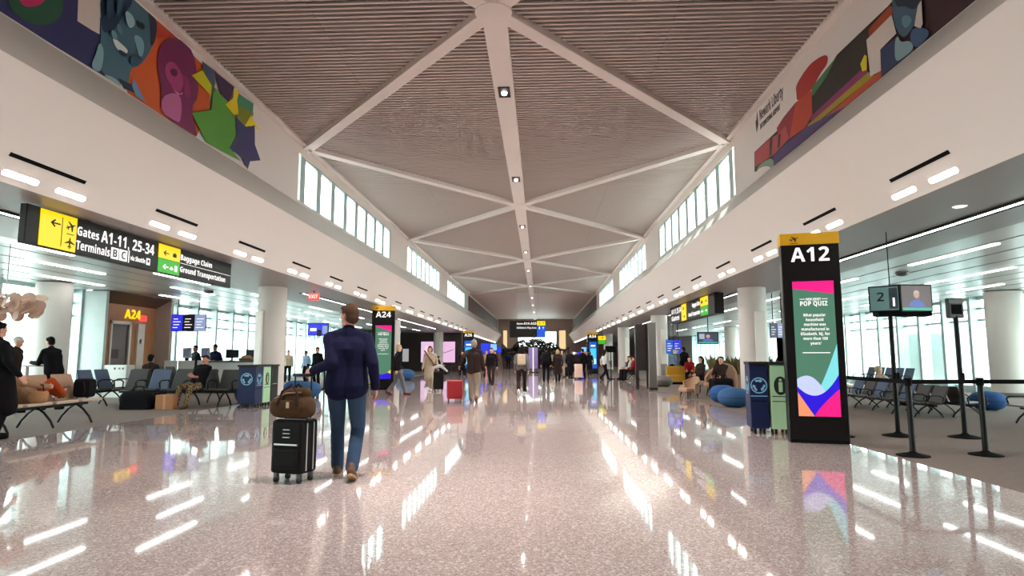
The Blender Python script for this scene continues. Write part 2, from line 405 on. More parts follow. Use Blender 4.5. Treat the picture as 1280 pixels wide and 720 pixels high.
P = MB(); P.bb((-14.10, 19.68, 1.2), (-14.085, 20.10, 1.5)); P.build('door_screen', smat('door_screen', 60, 30, 30, rough=0.3), dr)
P = MB(); P.bb((-14.06, 20.90, 0.2), (-13.99, 21.27, 2.4)); o = tag(P.build('control_cabinet', FR), 'tall cream control panel mounted beside the jet bridge door', 'cabinet')
P = MB(); P.bb((-14.0, 21.01, 1.7), (-13.99, 21.13, 1.86)); P.build('card_reader', BLACK, o); P = MB(); P.bb((-14.0, 21.01, 0.75), (-13.99, 21.13, 0.83)); P.build('keypad', BLACK, o)
o = thing('gate_sign', 'yellow glowing A24 letters on the timber wall above the jet bridge door', 'sign', (-14.06, 20.25, 2.55))
text('letters', 'A24', YEL, o, (0, -0.02, 0.0), RL, UZ, 0.30, width=0.82, depth=0.03)
o = thing('exit_sign', 'red exit sign beside the yellow A24 letters above the jet bridge door', 'sign', (-14.06, 21.01, 2.5))
b = MB(); b.bb((0, 0, 0), (0.03, 0.38, 0.2)); b.build('housing', smat('exit_housing', 230, 90, 80, rough=0.4, emit=srgb(230, 60, 50), estr=0.7), o)
text('letters', 'EXIT', RED, o, (0.032, 0.04, 0.05), RL, UZ, 0.11, width=0.3)
# columns
def column(X, Y, r, panel=None, name='column', z1=ZS):
    b = MB(); b.lathe([(r, 0), (r, z1)], seg=40); o = S(b.build(name, COLM, smooth=True)); o.location = (X, Y, 0)
    b = MB(); b.lathe([(r+0.012, 0), (r+0.012, 0.14), (r, 0.15)], seg=40); b.build('base_ring', smat('base_grey', 120, 112, 108, rough=0.4), o, smooth=True)
    if panel is not None:
        M = Matrix.Rotation(panel, 4, 'Z')
        b = MB(); b.box((0, -r-0.012, 1.75), (0.30, 0.06, 1.65), None, M); b.build('light_panel', smat('cream_panel', 232, 222, 212, rough=0.35), o, bevel=0.01)
        b = MB(); b.box((0, -r-0.012, 0.62), (0.30, 0.06, 0.55), None, M); b.build('outlet_panel', smat('outlet_grey', 128, 122, 118, rough=0.4), o, bevel=0.01)
for X, Y, p in ((6.35, 18.7, 0.15), (5.93, 31.0, 0.3), (5.85, 43.6, 0.4), (6.2, 56.5, 0.3)): column(X, Y, 0.4, p)
for X, Y, p in ((-7.93, 17.9, -0.55), (-8.25, 34.4, 0), (-8.45, 51.2, 0)): column(X, Y, 0.4, p if p else None)
column(-13.6, 16.6, 0.44); column(14.72, 20.2, 0.5); column(13.4, 44, 0.45); column(14.7, 5.0, 0.5)
# ---------------------------------------------------------------- lamps the hall has
def bulk_frame(side):
    X, Xc, Xs, sg = PROF[side]; d = Vector((Xc-Xs, 0, ZT-ZS)); L = d.length; d.normalize()
    n = Vector((d.z*sg, 0, -d.x*sg)); 
    if n.z > 0: n = -n
    return Vector((Xs, 0, ZS)), d, n, L
PITCH = 2.745
for side in ('left', 'right'):
    O, d, n, L = bulk_frame(side); base_y = 7.375 if side == 'left' else 7.80
    first = None
    for k in range(-3, 17):
        yc = base_y+k*PITCH
        if yc > 52: break
        for s in (-0.40, 0.40):
            p = O+d*0.125+Vector((0, yc+s, 0))
            if first is None:
                first = thing('recessed_downlight', 'pill-shaped glowing light along the foot of the white %s bulkhead' % side, 'ceiling light', p, 0, '%s bulkhead lights' % side)
                t = MB(); prof = []
                def pill(r, hl, seg=8):
                    pts = []
                    for i in range(seg+1): a = PI*i/seg; pts.append((hl+r*math.sin(a), r*math.cos(a)))
                    for i in range(seg+1): a = PI*i/seg; pts.append((-hl-r*math.sin(a), -r*math.cos(a)))
                    return pts
                R_ = Vector((0, 1, 0)); U_ = n.cross(R_)
                t.prism(pill(0.044, 0.225), (0, 0, 0), R_, U_, 0.006, None); t.build('rim', WHITE, first)
                t = MB(); t.prism(pill(0.034, 0.225), (0, 0, 0), R_, U_, 0.006, None, lift=0.004); t.build('lens', LAMP, first)
            else: dup(first, p)
        o = MB(); q = O+d*0.35+Vector((0, yc-0.11, 0))
        M = Matrix(((d.x, 0, n.x, 0), (0, 1, 0, 0), (d.z, 0, n.z, 0), (0, 0, 0, 1)))
        if k == -3:
            o.box((0, 0, 0), (0.05, 1.2, 0.012), None, M); ds = tag(o.build('air_slot', BLACKM), 'thin black air slot above the lights of the white %s bulkhead' % side, 'air vent', '%s bulkhead air slots' % side); ds.location = q
        else:
            c = ds.copy(); COL.objects.link(c); c.location = q
# far continuous light strips on the soffit edge
for side, X, lab in (('left', -6.36, 'left'), ('right', 4.95, 'right')):
    b = MB(); b.bb((X-0.08, 56, ZS-0.05), (X+0.08, 88, ZS-0.001)); tag(b.build('light_strip', mat('strip_lamp', (0.8, 0.8, 0.8), emit=(1, 0.9, 0.85), estr=2.2)), 'continuous white light strip along the far end of the %s soffit edge' % lab, 'light strip')
# ridge spotlights
for i, y in enumerate((5.9, 12.0, 18.2, 25.0, 31.2, 38.0, 46.5, 55.8, 64, 74)):
    names = ['one nearest overhead', 'first one seen past the big crossing', 'second one down the beam', 'third one down the beam', 'fourth one down the beam', 'fifth one down the beam', 'sixth one down the beam', 'seventh one down the beam', 'eighth one down the beam', 'ninth and farthest one']
    o = thing('ridge_spotlight', 'black spotlight in the central ceiling beam, '+names[i], 'spotlight', (XRIDGE, y, ZC-0.09))
    t = MB(); t.bb((-0.12, -0.24, -0.02), (0.12, 0.24, 0.0)); t.build('housing', BLACK, o, bevel=0.006)
    t = MB(); t.lathe([(0.05, -0.06), (0.062, -0.02)], seg=20); t.build('lamp', mat('spot_lens', (0.8, 0.8, 0.8), emit=(1, 0.93, 0.88), estr=5), o, smooth=True)
    l = D.lights.new('ridge_lamp', 'SPOT'); l.energy = 1100; l.spot_size = math.radians(150); l.spot_blend = 1.0; l.shadow_soft_size = 0.045; l.color = (1.0, 0.90, 0.86)
    lo = D.objects.new('ridge_lamp', l); COL.objects.link(lo); lo.location = (XRIDGE, y, ZC-0.155)
# linear lights over the gates
def gate_light(side, X, ya, yb, w=0.11):
    t = MB(); t.bb((X-w/2, ya, ZS+0.012), (X+w/2, yb, ZS+0.034))
    return tag(t.build('linear_light', LAMPG), 'slim white linear light in the glossy ceiling over the %s gates' % side, 'ceiling light', '%s gate room lights' % side)
for X, L_, off in ((8.44, 2.7, 11.6), (11.05, 3.3, 14.7), (13.3, 2.4, 18.2)):
    for k in range(-3, 7):
        y = off+k*5.1 if X < 10 else off+k*5.4
        if -8 < y < 48: gate_light('right', X, y, y+L_)
for X, L_, off in ((-9.6, 2.5, 20.1), (-11.0, 2.35, 12.6), (-12.8, 2.5, 14.9)):
    for k in range(-4, 6):
        y = off+k*5.25
        if -8 < y < 48: gate_light('left', X, y, y+L_)
# small round ceiling details
for X, Y, lab in ((5.76, 8.54, 'small round white downlight in the right soffit before the long black slot'), (7.0, 33, 'small round downlight in the right soffit farther down the hall')):
    t = MB(); t.lathe([(0.07, -0.012), (0.09, 0.0)], seg=20); o = tag(t.build('round_downlight', WGL, smooth=True), lab, 'downlight'); o.location = (X, Y, ZS)
cams = [(9.0, 15.6), (10.4, 18.5), (9.6, 27.0), (-11.3, 11.4), (-10.5, 19.0), (-10.9, 24.5)]
for i, (X, Y) in enumerate(cams):
    lab = ['dark ceiling speaker above the screens on the right pole', 'dark ceiling speaker right of the pole screens', 'dark ceiling speaker beyond the right round column', 'dark ceiling speaker over the left edge bench', 'dark ceiling speaker over the left seats before gate A24', 'dark ceiling speaker past the gate A24 alcove'][i]
    t = MB(); t.lathe([(0.05, -0.06), (0.13, -0.03), (0.15, 0.03)], seg=20); o = tag(t.build('ceiling_speaker', smat('speaker_grey', 92, 88, 86, rough=0.5), smooth=True), lab, 'ceiling speaker'); o.location = (X, Y, ZS)
# ---------------------------------------------------------------- pictograms (drawn in 0..1 squares)
def P2(f, pts): return [f(*p) for p in pts]
ARROW = [(0.05, 0.5), (0.42, 0.88), (0.52, 0.78), (0.31, 0.57), (0.95, 0.57), (0.95, 0.43), (0.31, 0.43), (0.52, 0.22), (0.42, 0.12)]
PLANE_UP = [(0.46, 0.05), (0.5, 0.0), (0.54, 0.05), (0.54, 0.2), (0.68, 0.12), (0.68, 0.19), (0.55, 0.32), (0.56, 0.5), (0.95, 0.42), (0.95, 0.5), (0.56, 0.72), (0.55, 0.9), (0.5, 1.0), (0.45, 0.9), (0.44, 0.72), (0.05, 0.5), (0.05, 0.42), (0.44, 0.5), (0.45, 0.32), (0.32, 0.19), (0.32, 0.12), (0.46, 0.2)]
def rot2(pts, a, s=1.0):
    c, q = math.cos(a), math.sin(a); return [(0.5+((x-0.5)*c-(y-0.5)*q)*s, 0.5+((x-0.5)*q+(y-0.5)*c)*s) for x, y in pts]
PLANE_TO = rot2([(x, 0.5+(y-0.5)*1.0) for x, y in PLANE_UP], -PI/2+0.45)
CASE = [(0.1, 0.15), (0.9, 0.15), (0.9, 0.72), (0.65, 0.72), (0.65, 0.88), (0.35, 0.88), (0.35, 0.72), (0.1, 0.72)]
CAR = [(0.05, 0.3), (0.95, 0.3), (0.95, 0.55), (0.8, 0.58), (0.7, 0.8), (0.3, 0.8), (0.2, 0.58), (0.05, 0.55)]
def picto(parent, name, pts, m, O, R, U, w, h, lift=0.0, t=0.004):
    b = MB(); b.prism([(x*w, y*h) for x, y in pts], O, R, U, t, None, lift=lift); return b.build(name, m, parent)
def rect(parent, name, m, O, R, U, x0, z0, x1, z1, lift=0.0, t=0.006):
    b = MB(); b.prism([(x0, z0), (x1, z0), (x1, z1), (x0, z1)], O, R, U, t, None, lift=lift); return b.build(name, m, parent)
INK = smat('pictogram_ink', 30, 28, 20, rough=0.6)
# ---------------------------------------------------------------- left overhead sign (parallel to the hall)
SX = -6.8; sy0, sy1, sz0, sz1 = 7.72, 13.18, 2.75, 3.285
o = thing('hanging_sign', 'long black overhead sign to gates A1-11, 25-34, terminals and baggage claim', 'sign', (SX, (sy0+sy1)/2, sz0))
lo = Vector((SX, (sy0+sy1)/2, sz0)); zero = Vector((0, 0, 0))
O_ = Vector((0, -(sy1-sy0)/2, 0)); HH = sz1-sz0
t = MB(); t.bb((-0.10, -(sy1-sy0)/2, 0), (0.0, (sy1-sy0)/2, HH)); t.build('case', SIGNB, o, bevel=0.01)
t = MB()
for yy in (-1.6, 1.6): t.bb((-0.08, yy-0.05, HH), (-0.02, yy+0.05, HH+0.014))
t.build('mount', BLACK, o)
def sxy(px, py):
    p = on_x(px, py, SX); return (p.y-sy0, p.z-sz0)
ya = sxy(47.5, 300)[0]; yb_ = sxy(94, 300)[0]; yc_ = sxy(197, 330)[0]; yd_ = sxy(224, 330)[0]; WT = sy1-sy0
rect(o, 'yellow_panel', YEL, O_, RL, UZ, ya, 0.015, yb_, HH-0.015, t=0.012)
div = ya+(yb_-ya)*0.58
rect(o, 'divider', INK, O_, RL, UZ, div-0.006, 0.06, div+0.006, HH-0.06, lift=0.012, t=0.003)
picto(o, 'arrow_symbol', ARROW, INK, O_+Vector((0, ya+(div-ya)*0.42, 0.29)), RL, UZ, 0.2, 0.15, lift=0.012)
picto(o, 'departing_plane_symbol', PLANE_TO, INK, O_+Vector((0, div+0.06, 0.29)), RL, UZ, 0.2, 0.17, lift=0.012)
rect(o, 'runway_line', INK, O_+Vector((0, div+0.09, 0.255)), RL, UZ, 0, 0, 0.14, 0.012, lift=0.012, t=0.003)
picto(o, 'plane_symbol', PLANE_UP, INK, O_+Vector((0, div+0.06, 0.045)), RL, UZ, 0.2, 0.17, lift=0.012)
xg0 = sxy(97, 285)[0]; xg1 = sxy(124, 291)[0]; xg2 = sxy(127, 290)[0]; xg3 = sxy(193, 306)[0]
text('lettering', 'Gates', WGL, o, O_+Vector((0, xg0, 0.285)), RL, UZ, 0.125, width=xg1-xg0, bold=0.03)
text('lettering', 'A1-11, 25-34', WGL, o, O_+Vector((0, xg2, 0.275)), RL, UZ, 0.175, width=xg3-xg2, bold=0.035)
xt0 = sxy(95, 308)[0]; xt1 = sxy(137, 317)[0]
text('lettering', 'Terminals', WGL, o, O_+Vector((0, xt0, 0.075)), RL, UZ, 0.125, width=xt1-xt0, bold=0.03)
for ch, px0, px1 in (('B', 138.5, 147.5), ('C', 149, 158.5)):
    a0, a1 = sxy(px0, 318)[0], sxy(px1, 320)[0]
    rect(o, 'terminal_square', WGL, O_, RL, UZ, a0, 0.055, a1, 0.235, t=0.008)
    text('lettering', ch, INK, o, O_+Vector((0, (a0+a1)/2, 0.085)), RL, UZ, 0.12, bold=0.02, align='CENTER', lift=0.008)
a0 = sxy(160.5, 320)[0]; rect(o, 'divider', WGL, O_, RL, UZ, a0, 0.05, a0+0.018, 0.25)
a0 = sxy(163, 320)[0]; a1 = sxy(181.5, 323)[0]
text('lettering', 'via Shuttle', WGL, o, O_+Vector((0, a0, 0.1)), RL, UZ, 0.075, width=a1-a0, bold=0.02)
a0 = sxy(183, 323)[0]; a1 = sxy(187.5, 323)[0]
rect(o, 'shuttle_symbol', WGL, O_, RL, UZ, a0, 0.085, a1, 0.2); rect(o, 'shuttle_window', SIGNB, O_, RL, UZ, a0+0.025, 0.125, a1-0.025, 0.175, lift=0.006, t=0.004)
rect(o, 'yellow_panel', YEL, O_, RL, UZ, yc_, HH/2+0.005, yd_, HH-0.015, t=0.012)
rect(o, 'green_panel', GRN, O_, RL, UZ, yc_, 0.015, yd_, HH/2-0.005, t=0.012)
w2 = (yd_-yc_)
picto(o, 'arrow_symbol', ARROW, INK, O_+Vector((0, yc_+0.12, 0.31)), RL, UZ, 0.19, 0.13, lift=0.012)
picto(o, 'suitcase_symbol', CASE, INK, O_+Vector((0, yc_+w2*0.62, 0.32)), RL, UZ, 0.14, 0.11, lift=0.012)
picto(o, 'arrow_symbol', ARROW, WGL, O_+Vector((0, yc_+0.12, 0.06)), RL, UZ, 0.19, 0.13, lift=0.012)
picto(o, 'car_symbol', CAR, WGL, O_+Vector((0, yc_+w2*0.52, 0.06)), RL, UZ, 0.11, 0.11, lift=0.012)
picto(o, 'bus_symbol', [(0.1, 0.1), (0.9, 0.1), (0.9, 0.95), (0.1, 0.95)], WGL, O_+Vector((0, yc_+w2*0.74, 0.06)), RL, UZ, 0.1, 0.13, lift=0.012)
a0 = sxy(226, 320)[0]; a1 = sxy(265, 328)[0]; a2 = sxy(281.5, 345)[0]
text('lettering', 'Baggage Claim', WGL, o, O_+Vector((0, a0, 0.33)), RL, UZ, 0.1, width=a1-a0, bold=0.03)
text('lettering', 'Ground Transportation', WGL, o, O_+Vector((0, a0, 0.1)), RL, UZ, 0.1, width=a2-a0, bold=0.03)
rect(o, 'divider', WGL, O_, RL, UZ, a0, HH/2-0.004, WT-0.02, HH/2+0.004, t=0.003)
# ---------------------------------------------------------------- right overhead sign
SX2 = 5.55; q0, q1 = on_x(890, 370, SX2).y, on_x(838, 385, SX2).y; z0, z1 = 2.62, 3.285; H2 = z1-z0
o = thing('hanging_sign', 'black overhead sign with yellow and green panels under the right soffit', 'sign', (SX2, (q0+q1)/2, z0))
t = MB(); t.bb((0, q0-(q0+q1)/2-0.25, 0), (0.3, q1-(q0+q1)/2, H2)); t.build('case', SIGNB, o, bevel=0.01)
O2 = Vector((0, q1-(q0+q1)/2, 0)); W2 = q1-q0
def rxx(px): return q1-on_x(px, 390, SX2).y
rect(o, 'yellow_panel', YEL, O2, RR, UZ, rxx(876), H2/2+0.01, rxx(885.5), H2-0.02, t=0.012)
rect(o, 'green_panel', GRN, O2, RR, UZ, rxx(876), 0.02, rxx(885.5), H2/2-0.01, t=0.012)
rect(o, 'yellow_panel', YEL, O2, RR, UZ, rxx(852), 0.02, rxx(858), H2-0.02, t=0.012)
wp = rxx(885.5)-rxx(876)
picto(o, 'suitcase_symbol', CASE, INK, O2+Vector((0, -rxx(876)-0.1, 0.42)), RR, UZ, 0.25, 0.14, lift=0.012)
picto(o, 'arrow_symbol', rot2(ARROW, PI), INK, O2+Vector((0, -rxx(876)-wp*0.6, 0.42)), RR, UZ, 0.3, 0.14, lift=0.012)
picto(o, 'car_symbol', CAR, WGL, O2+Vector((0, -rxx(876)-0.1, 0.1)), RR, UZ, 0.28, 0.14, lift=0.012)
picto(o, 'arrow_symbol', rot2(ARROW, PI), WGL, O2+Vector((0, -rxx(876)-wp*0.6, 0.1)), RR, UZ, 0.3, 0.14, lift=0.012)
picto(o, 'plane_symbol', PLANE_TO, INK, O2+Vector((0, -rxx(852)-0.2, 0.4)), RR, UZ, 0.35, 0.17, lift=0.012)
picto(o, 'arrow_symbol', rot2(ARROW, PI), INK, O2+Vector((0, -rxx(852)-0.25, 0.1)), RR, UZ, 0.4, 0.14, lift=0.012)
text('lettering', 'Baggage Claim', WGL, o, O2+Vector((0, -rxx(865.5), 0.42)), RR, UZ, 0.14, width=rxx(875)-rxx(865.5), bold=0.04)
text('lettering', 'Ground Transportation', WGL, o, O2+Vector((0, -rxx(860.5), 0.11)), RR, UZ, 0.14, width=rxx(875)-rxx(860.5), bold=0.04)
text('lettering', 'A1-11, 25-34', WGL, o, O2+Vector((0, -rxx(839.5), 0.38)), RR, UZ, 0.2, width=rxx(851.5)-rxx(839.5), bold=0.05)
text('lettering', 'Gates', WGL, o, O2+Vector((0, -rxx(839.5), 0.11)), RR, UZ, 0.18, width=rxx(849)-rxx(839.5), bold=0.05)
# ---------------------------------------------------------------- central far sign, facing us
Yc = 45.0; a = on_y(637, 422, Yc); bq = on_y(682, 401, Yc); wc = bq.x-a.x; hc = bq.z-a.z
o = thing('hanging_sign', 'black overhead sign with yellow and blue panel hanging in mid-hall', 'sign', (a.x, Yc, a.z))
t = MB(); t.bb((0, 0, 0), (wc, 0.3, hc)); t.build('case', SIGNB, o, bevel=0.01)
t = MB(); 
for x in (wc*0.2, wc*0.8): t.cap((x, 0.15, hc), 0.006, (x, 0.15, ZC-a.z-0.01), 0.006, None, 8, flat=True)
t.build('hanger_rod', STEEL, o)
BLU = glow('sign_blue', 30, 90, 220, 1.0)
rect(o, 'yellow_panel', YEL, zero, RX, UZ, wc*0.76, hc*0.72, wc-0.02, hc-0.02, t=0.012)
rect(o, 'blue_panel', BLU, zero, RX, UZ, wc*0.76, 0.02, wc-0.02, hc*0.70, t=0.012)
text('lettering', 'Gates', WGL, o, (wc*0.20, 0, hc*0.78), RX, UZ, 0.13, width=wc*0.17, bold=0.03)
text('lettering', 'A14-A33', WGL, o, (wc*0.39, 0, hc*0.77), RX, UZ, 0.17, width=wc*0.35, bold=0.04)
text('lettering', "Children's Play Area", WGL, o, (wc*0.20, 0, hc*0.53), RX, UZ, 0.13, width=wc*0.54, bold=0.03)
picto(o, 'plane_symbol', PLANE_UP, INK, (wc*0.80, 0, hc*0.79), RX, UZ, 0.18, 0.18, lift=0.012)
picto(o, 'arrow_symbol', rot2(ARROW, -PI/2), INK, (wc*0.90, 0, hc*0.79), RX, UZ, 0.18, 0.18, lift=0.012)
picto(o, 'person_symbol', [(0.3, 0), (0.7, 0), (0.7, 0.6), (0.62, 0.95), (0.38, 0.95), (0.3, 0.6)], WGL, (wc*0.79, 0, hc*0.5), RX, UZ, 0.2, 0.2, lift=0.012)
picto(o, 'arrow_symbol', rot2(ARROW, -PI/2), WGL, (wc*0.90, 0, hc*0.5), RX, UZ, 0.18, 0.18, lift=0.012)
# small side signs far away
for (px, py, Y, w, h, lab, mats) in ((752.5, 425, 44, 0.6, 0.6, 'small yellow-green overhead sign beside the distant blue gate totem', (YEL, GRN)),):
    c = on_y(px, py, Y); o = thing('hanging_sign', lab, 'sign', (c.x-w/2, Y, c.z-h/2))
    t = MB(); t.bb((0, 0, 0), (w, 0.2, h)); t.build('case', SIGNB, o)
    rect(o, 'yellow_panel', mats[0], zero, RX, UZ, 0.03, h*0.5, w-0.03, h-0.02); rect(o, 'green_panel', mats[1], zero, RX, UZ, 0.03, 0.02, w-0.03, h*0.48)
    picto(o, 'arrow_symbol', rot2(ARROW, PI), INK, (0.15, 0, h*0.6), RX, UZ, 0.3, 0.2, lift=0.006)
    t = MB(); t.cap((w/2, 0.1, h), 0.02, (w/2, 0.1, ZS-c.z+h/2-0.001), 0.02, None, 8, flat=True); t.build('hanger_rod', BLACK, o)
# ---------------------------------------------------------------- gate totems
def totem(num, loc, w, h, rz, label, dist='near', blue=False, dpt=0.26):
    o = thing('gate_totem', label, 'gate sign', loc, rz)
    t = MB(); t.bb((-w/2, 0, 0), (w/2, dpt, h)); t.build('body', smat('totem_black', 12, 9, 9, rough=0.35, spec=0.3), o, bevel=0.012)
    t = MB(); t.bb((-w/2-0.006, -0.006, h*0.945), (w/2+0.006, dpt+0.006, h+0.004)); t.build('top_band', YELP, o)
    t = MB(); t.bb((-w/2+0.02, -0.004, 0.0), (w/2-0.02, dpt+0.004, 0.05)); t.build('plinth', BLACKM, o)
    Z0 = Vector((0, -0.004, 0))
    picto(o, 'plane_symbol', PLANE_TO, INK, (-w*0.36, -0.006, h*0.957), RX, UZ, 0.15, 0.1)
    rect(o, 'runway_line', INK, Vector((-w*0.36, -0.006, h*0.951)), RX, UZ, 0.02, 0, 0.13, 0.008, t=0.003)
    text('gate_number', num, WGL, o, Vector((0, -0.002, h*0.862)), RX, UZ, h*0.066, width=w*0.66, bold=0.045, align='CENTER', depth=0.008)
    x0, x1 = -w*0.33, w*0.37; z0, z1 = h*0.125, h*0.765
    if blue:
        sc = glow('screen_blue', 20, 90, 190, 1.1); s_ = rect(o, 'screen', sc, Z0, RX, UZ, x0, z0, x1, z1, t=0.008)
        rect(s_, 'screen_panel', glow('screen_cyan', 70, 190, 220, 1.3), Z0, RX, UZ, x0+0.08, z0+0.4, x1-0.05, z1-0.5, lift=0.008)
        rect(s_, 'screen_panel', glow('screen_pale', 190, 230, 235, 1.3), Z0, RX, UZ, x0+0.08, z0+0.32, x1-0.05, z0+0.7, lift=0.011)
        rect(s_, 'screen_title', WGL, Z0, RX, UZ, x0+0.12, z1-0.36, x1-0.1, z1-0.24, lift=0.009)
        return o
    G = glow('screen_green', 84, 132, 108, 0.95); MG = glow('screen_magenta', 236, 26, 130, 1.15)
    CY = glow('screen_lightcyan', 128, 222, 226, 1.1); PB = glow('screen_paleblue', 196, 206, 244, 1.1); DB = glow('screen_deepblue', 44, 16, 214, 1.1); OR = glow('screen_orange', 248, 150, 104, 1.1)
    s_ = rect(o, 'screen', G, Z0, RX, UZ, x0, z0, x1, z1, t=0.006)
    W, Hh = x1-x0, z1-z0
    def poly(m, pts, l, name='screen_shape'):
        b = MB(); b.prism([(x0+u*W, z0+v*Hh) for u, v in pts], Z0, RX, UZ, 0.002, None, lift=l); return b.build(name, m, s_)
    def curve(f, u0=0, u1=1, n=24): return [(u0+(u1-u0)*i/n, f(u0+(u1-u0)*i/n)) for i in range(n+1)]
    if not num == 'A24':
        poly(MG, [(0, 1), (1, 1)]+[(u, v) for u, v in curve(lambda u: 0.945-0.045*u**1.5-0.02*u*(1-u))][::-1], 0.006)
        cyan = curve(lambda u: 0.17+0.36*max(0, (u-0.45)/0.55)**1.2, 0.45, 1)
        poly(CY, [(0.45, 0.13)]+cyan+[(1, 0.1)], 0.007)
        poly(PB, [(0, 0.15)]+curve(lambda u: 0.27+0.05*math.sin(u*4)-0.26*u*u, 0, 0.75)+[(0.7, 0.1), (0.3, 0.1)], 0.009)
        poly(DB, curve(lambda u: 0.215-0.33*u*(1-u)+0.09*u*u)+[(1, 0.0), (0, 0.0)], 0.011)
        poly(OR, [(0, 0), (0, 0.175), (0.38, 0.0)], 0.013); poly(MG, [(1, 0), (1, 0.2)]+curve(lambda u: 0.2*((u-0.38)/0.62)**0.8 if u > 0.38 else 0, 0.38, 1)[::-1][1:], 0.013)
    else:
        poly(MG, [(0, 1), (1, 1), (1, 0.885), (0, 0.985)], 0.006)
        poly(DB, [(0, 0), (0, 0.12), (0.45, 0.08), (1, 0.13), (1, 0)], 0.008); poly(OR, [(0.0, 0.04), (0.0, 0.16), (0.18, 0.05)], 0.01); poly(YEL, [(0.8, 0.12), (1, 0.17), (1, 0.10)], 0.01)
    cx = (x0+x1)/2
    def tx(s, v, hh, wd, bold=0.03): return text('screen_text', s, WGL, s_, Vector((cx, -0.010, z0+v*Hh)), RX, UZ, hh, width=wd*W, bold=bold, align='CENTER', depth=0.003)
    rect(s_, 'screen_line', WGL, Z0, RX, UZ, x0+W*0.16, z0+0.863*Hh, x0+W*0.30, z0+0.867*Hh, lift=0.007, t=0.002); rect(s_, 'screen_line', WGL, Z0, RX, UZ, x0+W*0.70, z0+0.863*Hh, x0+W*0.84, z0+0.867*Hh, lift=0.007, t=0.002)
    tx('NEW JERSEY', 0.855, 0.035, 0.36, 0.01); tx('POP QUIZ', 0.815, 0.065, 0.66, 0.04)
    for s, v, wd in (('What popular', 0.735, 0.54), ('household', 0.70, 0.42), ('machine was', 0.665, 0.52), ('manufactured in', 0.63, 0.66), ('Elizabeth, NJ, for', 0.595, 0.70), ('more than 100', 0.56, 0.58), ('years?', 0.525, 0.26)):
        tx(s, v, 0.04, wd, 0.035)
    rect(s_, 'screen_line', WGL, Z0, RX, UZ, x0+W*0.17, z0+0.462*Hh, x0+W*0.83, z0+0.468*Hh, lift=0.007, t=0.002)
    return o
totem('A12', (4.05, 9.32, 0), 0.80, 3.10, math.radians(-14), 'tall black gate totem A12 with the pop quiz screen, nearest on the right')
totem('A24', (-6.08, 23.7, 0), 0.88, 3.22, math.radians(8), 'tall black gate totem A24 behind the man in the navy jacket')
totem('A34', (3.95, 46.6, 0), 0.80, 3.1, 0, 'distant gate totem A34 with a glowing blue screen', blue=True)
totem('A26', (-5.35, 46.0, 0), 0.85, 3.2, 0, 'distant left gate totem with yellow top behind the man in khaki trousers', blue=True)
# ---------------------------------------------------------------- recycling bins
def recycle(o, O, R, U, r, m):
    b = MB(); n = 28
    ring = [(r*math.cos(2*PI*i/n), r*math.sin(2*PI*i/n)) for i in range(n)]
    inner = [(r*0.86*math.cos(2*PI*i/n), r*0.86*math.sin(2*PI*i/n)) for i in range(n)]
    O, R, U = Vector(O), Vector(R), Vector(U); N = R.cross(U)
    vs = [O+R*p[0]+U*p[1]+N*0.004 for p in ring+inner]; b.add(vs, [(i, (i+1) % n, n+(i+1) % n, n+i) for i in range(n)])
    for k in range(3):
        a = 2*PI*k/3+PI/2
        pts = [(0.60, -0.62), (0.18, 0.02), (0.30, 0.10), (0.0, 0.30)] 
        tri = rot2([(0.5-0.28, 0.5+0.30), (0.5+0.10, 0.5+0.30), (0.5+0.10, 0.5+0.22), (0.5+0.30, 0.5+0.38), (0.5+0.10, 0.5+0.54), (0.5+0.10, 0.5+0.46), (0.5-0.28, 0.5+0.46)], 2*PI*k/3)
        b.prism([((x-0.5)*1.5*r, (y-0.5)*1.5*r) for x, y in tri], O, R, U, 0.004)
    return b.build('recycling_symbol', m, o)
def trash_bin(label, loc, rz, m, sym, symm, w=0.40, d=0.62, h=1.12):
    o = thing('recycling_bin', label, 'bin', loc, rz)
    t = MB(); t.bb((-w/2, -d/2, 0.09), (w/2, d/2, h)); t.build('body', m, o, bevel=0.012)
    t = MB(); t.bb((-w/2-0.01, -d/2-0.03, h), (w/2+0.01, d/2+0.03, h+0.05)); lid = t.build('lid', CHAR, o, bevel=0.01)
    t = MB(); t.bb((-w/2+0.02, -d/2-0.006, h*0.47), (w/2-0.02, -d/2+0.004, h*0.48)); t.build('door_gap', BLACKM, o)
    for sx in (-1, 1):
        for sy in (-1, 1):
            t = MB(); t.cap((sx*(w/2-0.07), sy*(d/2-0.08), 0.0), 0.025, (sx*(w/2-0.07), sy*(d/2-0.08), 0.1), 0.025, None, 10, flat=True); t.build('foot', BLACK, o)
    if sym == 'recycle':
        recycle(o, (0, -d/2-0.001, h*0.70), RX, UZ, 0.13, symm); recycle(o, (w/2+0.001, 0, h*0.70), RL, UZ, 0.15, symm); recycle(o, (-w/2-0.001, 0, h*0.70), RR, UZ, 0.15, symm)
    else:
        b = MB(); n = 24; b.prism([(0.10*math.cos(2*PI*i/n), 0.15*math.sin(2*PI*i/n)) for i in range(n)], (0, -d/2-0.001, h*0.70), RX, UZ, 0.004); s_ = b.build('disc_symbol', CHAR, o)
        b = MB(); b.prism([(-0.03, -0.1), (0.03, -0.1), (0.03, 0.06), (-0.03, 0.06)], (0, -d/2-0.006, h*0.70), RX, UZ, 0.004); b.prism([(-0.02, 0.075), (0.02, 0.075), (0.02, 0.11), (-0.02, 0.11)], (0, -d/2-0.006, h*0.70), RX, UZ, 0.004); b.build('bottle_symbol', m, s_)
    b = MB(); b.prism([(-0.13, 0), (0.13, 0), (0.13, 0.014), (-0.13, 0.014)], (0, -d/2-0.001, h*0.54), RX, UZ, 0.003); b.build('caption_line', symm, o)
    return o
CYA = smat('symbol_cyan', 130, 190, 220, rough=0.5)
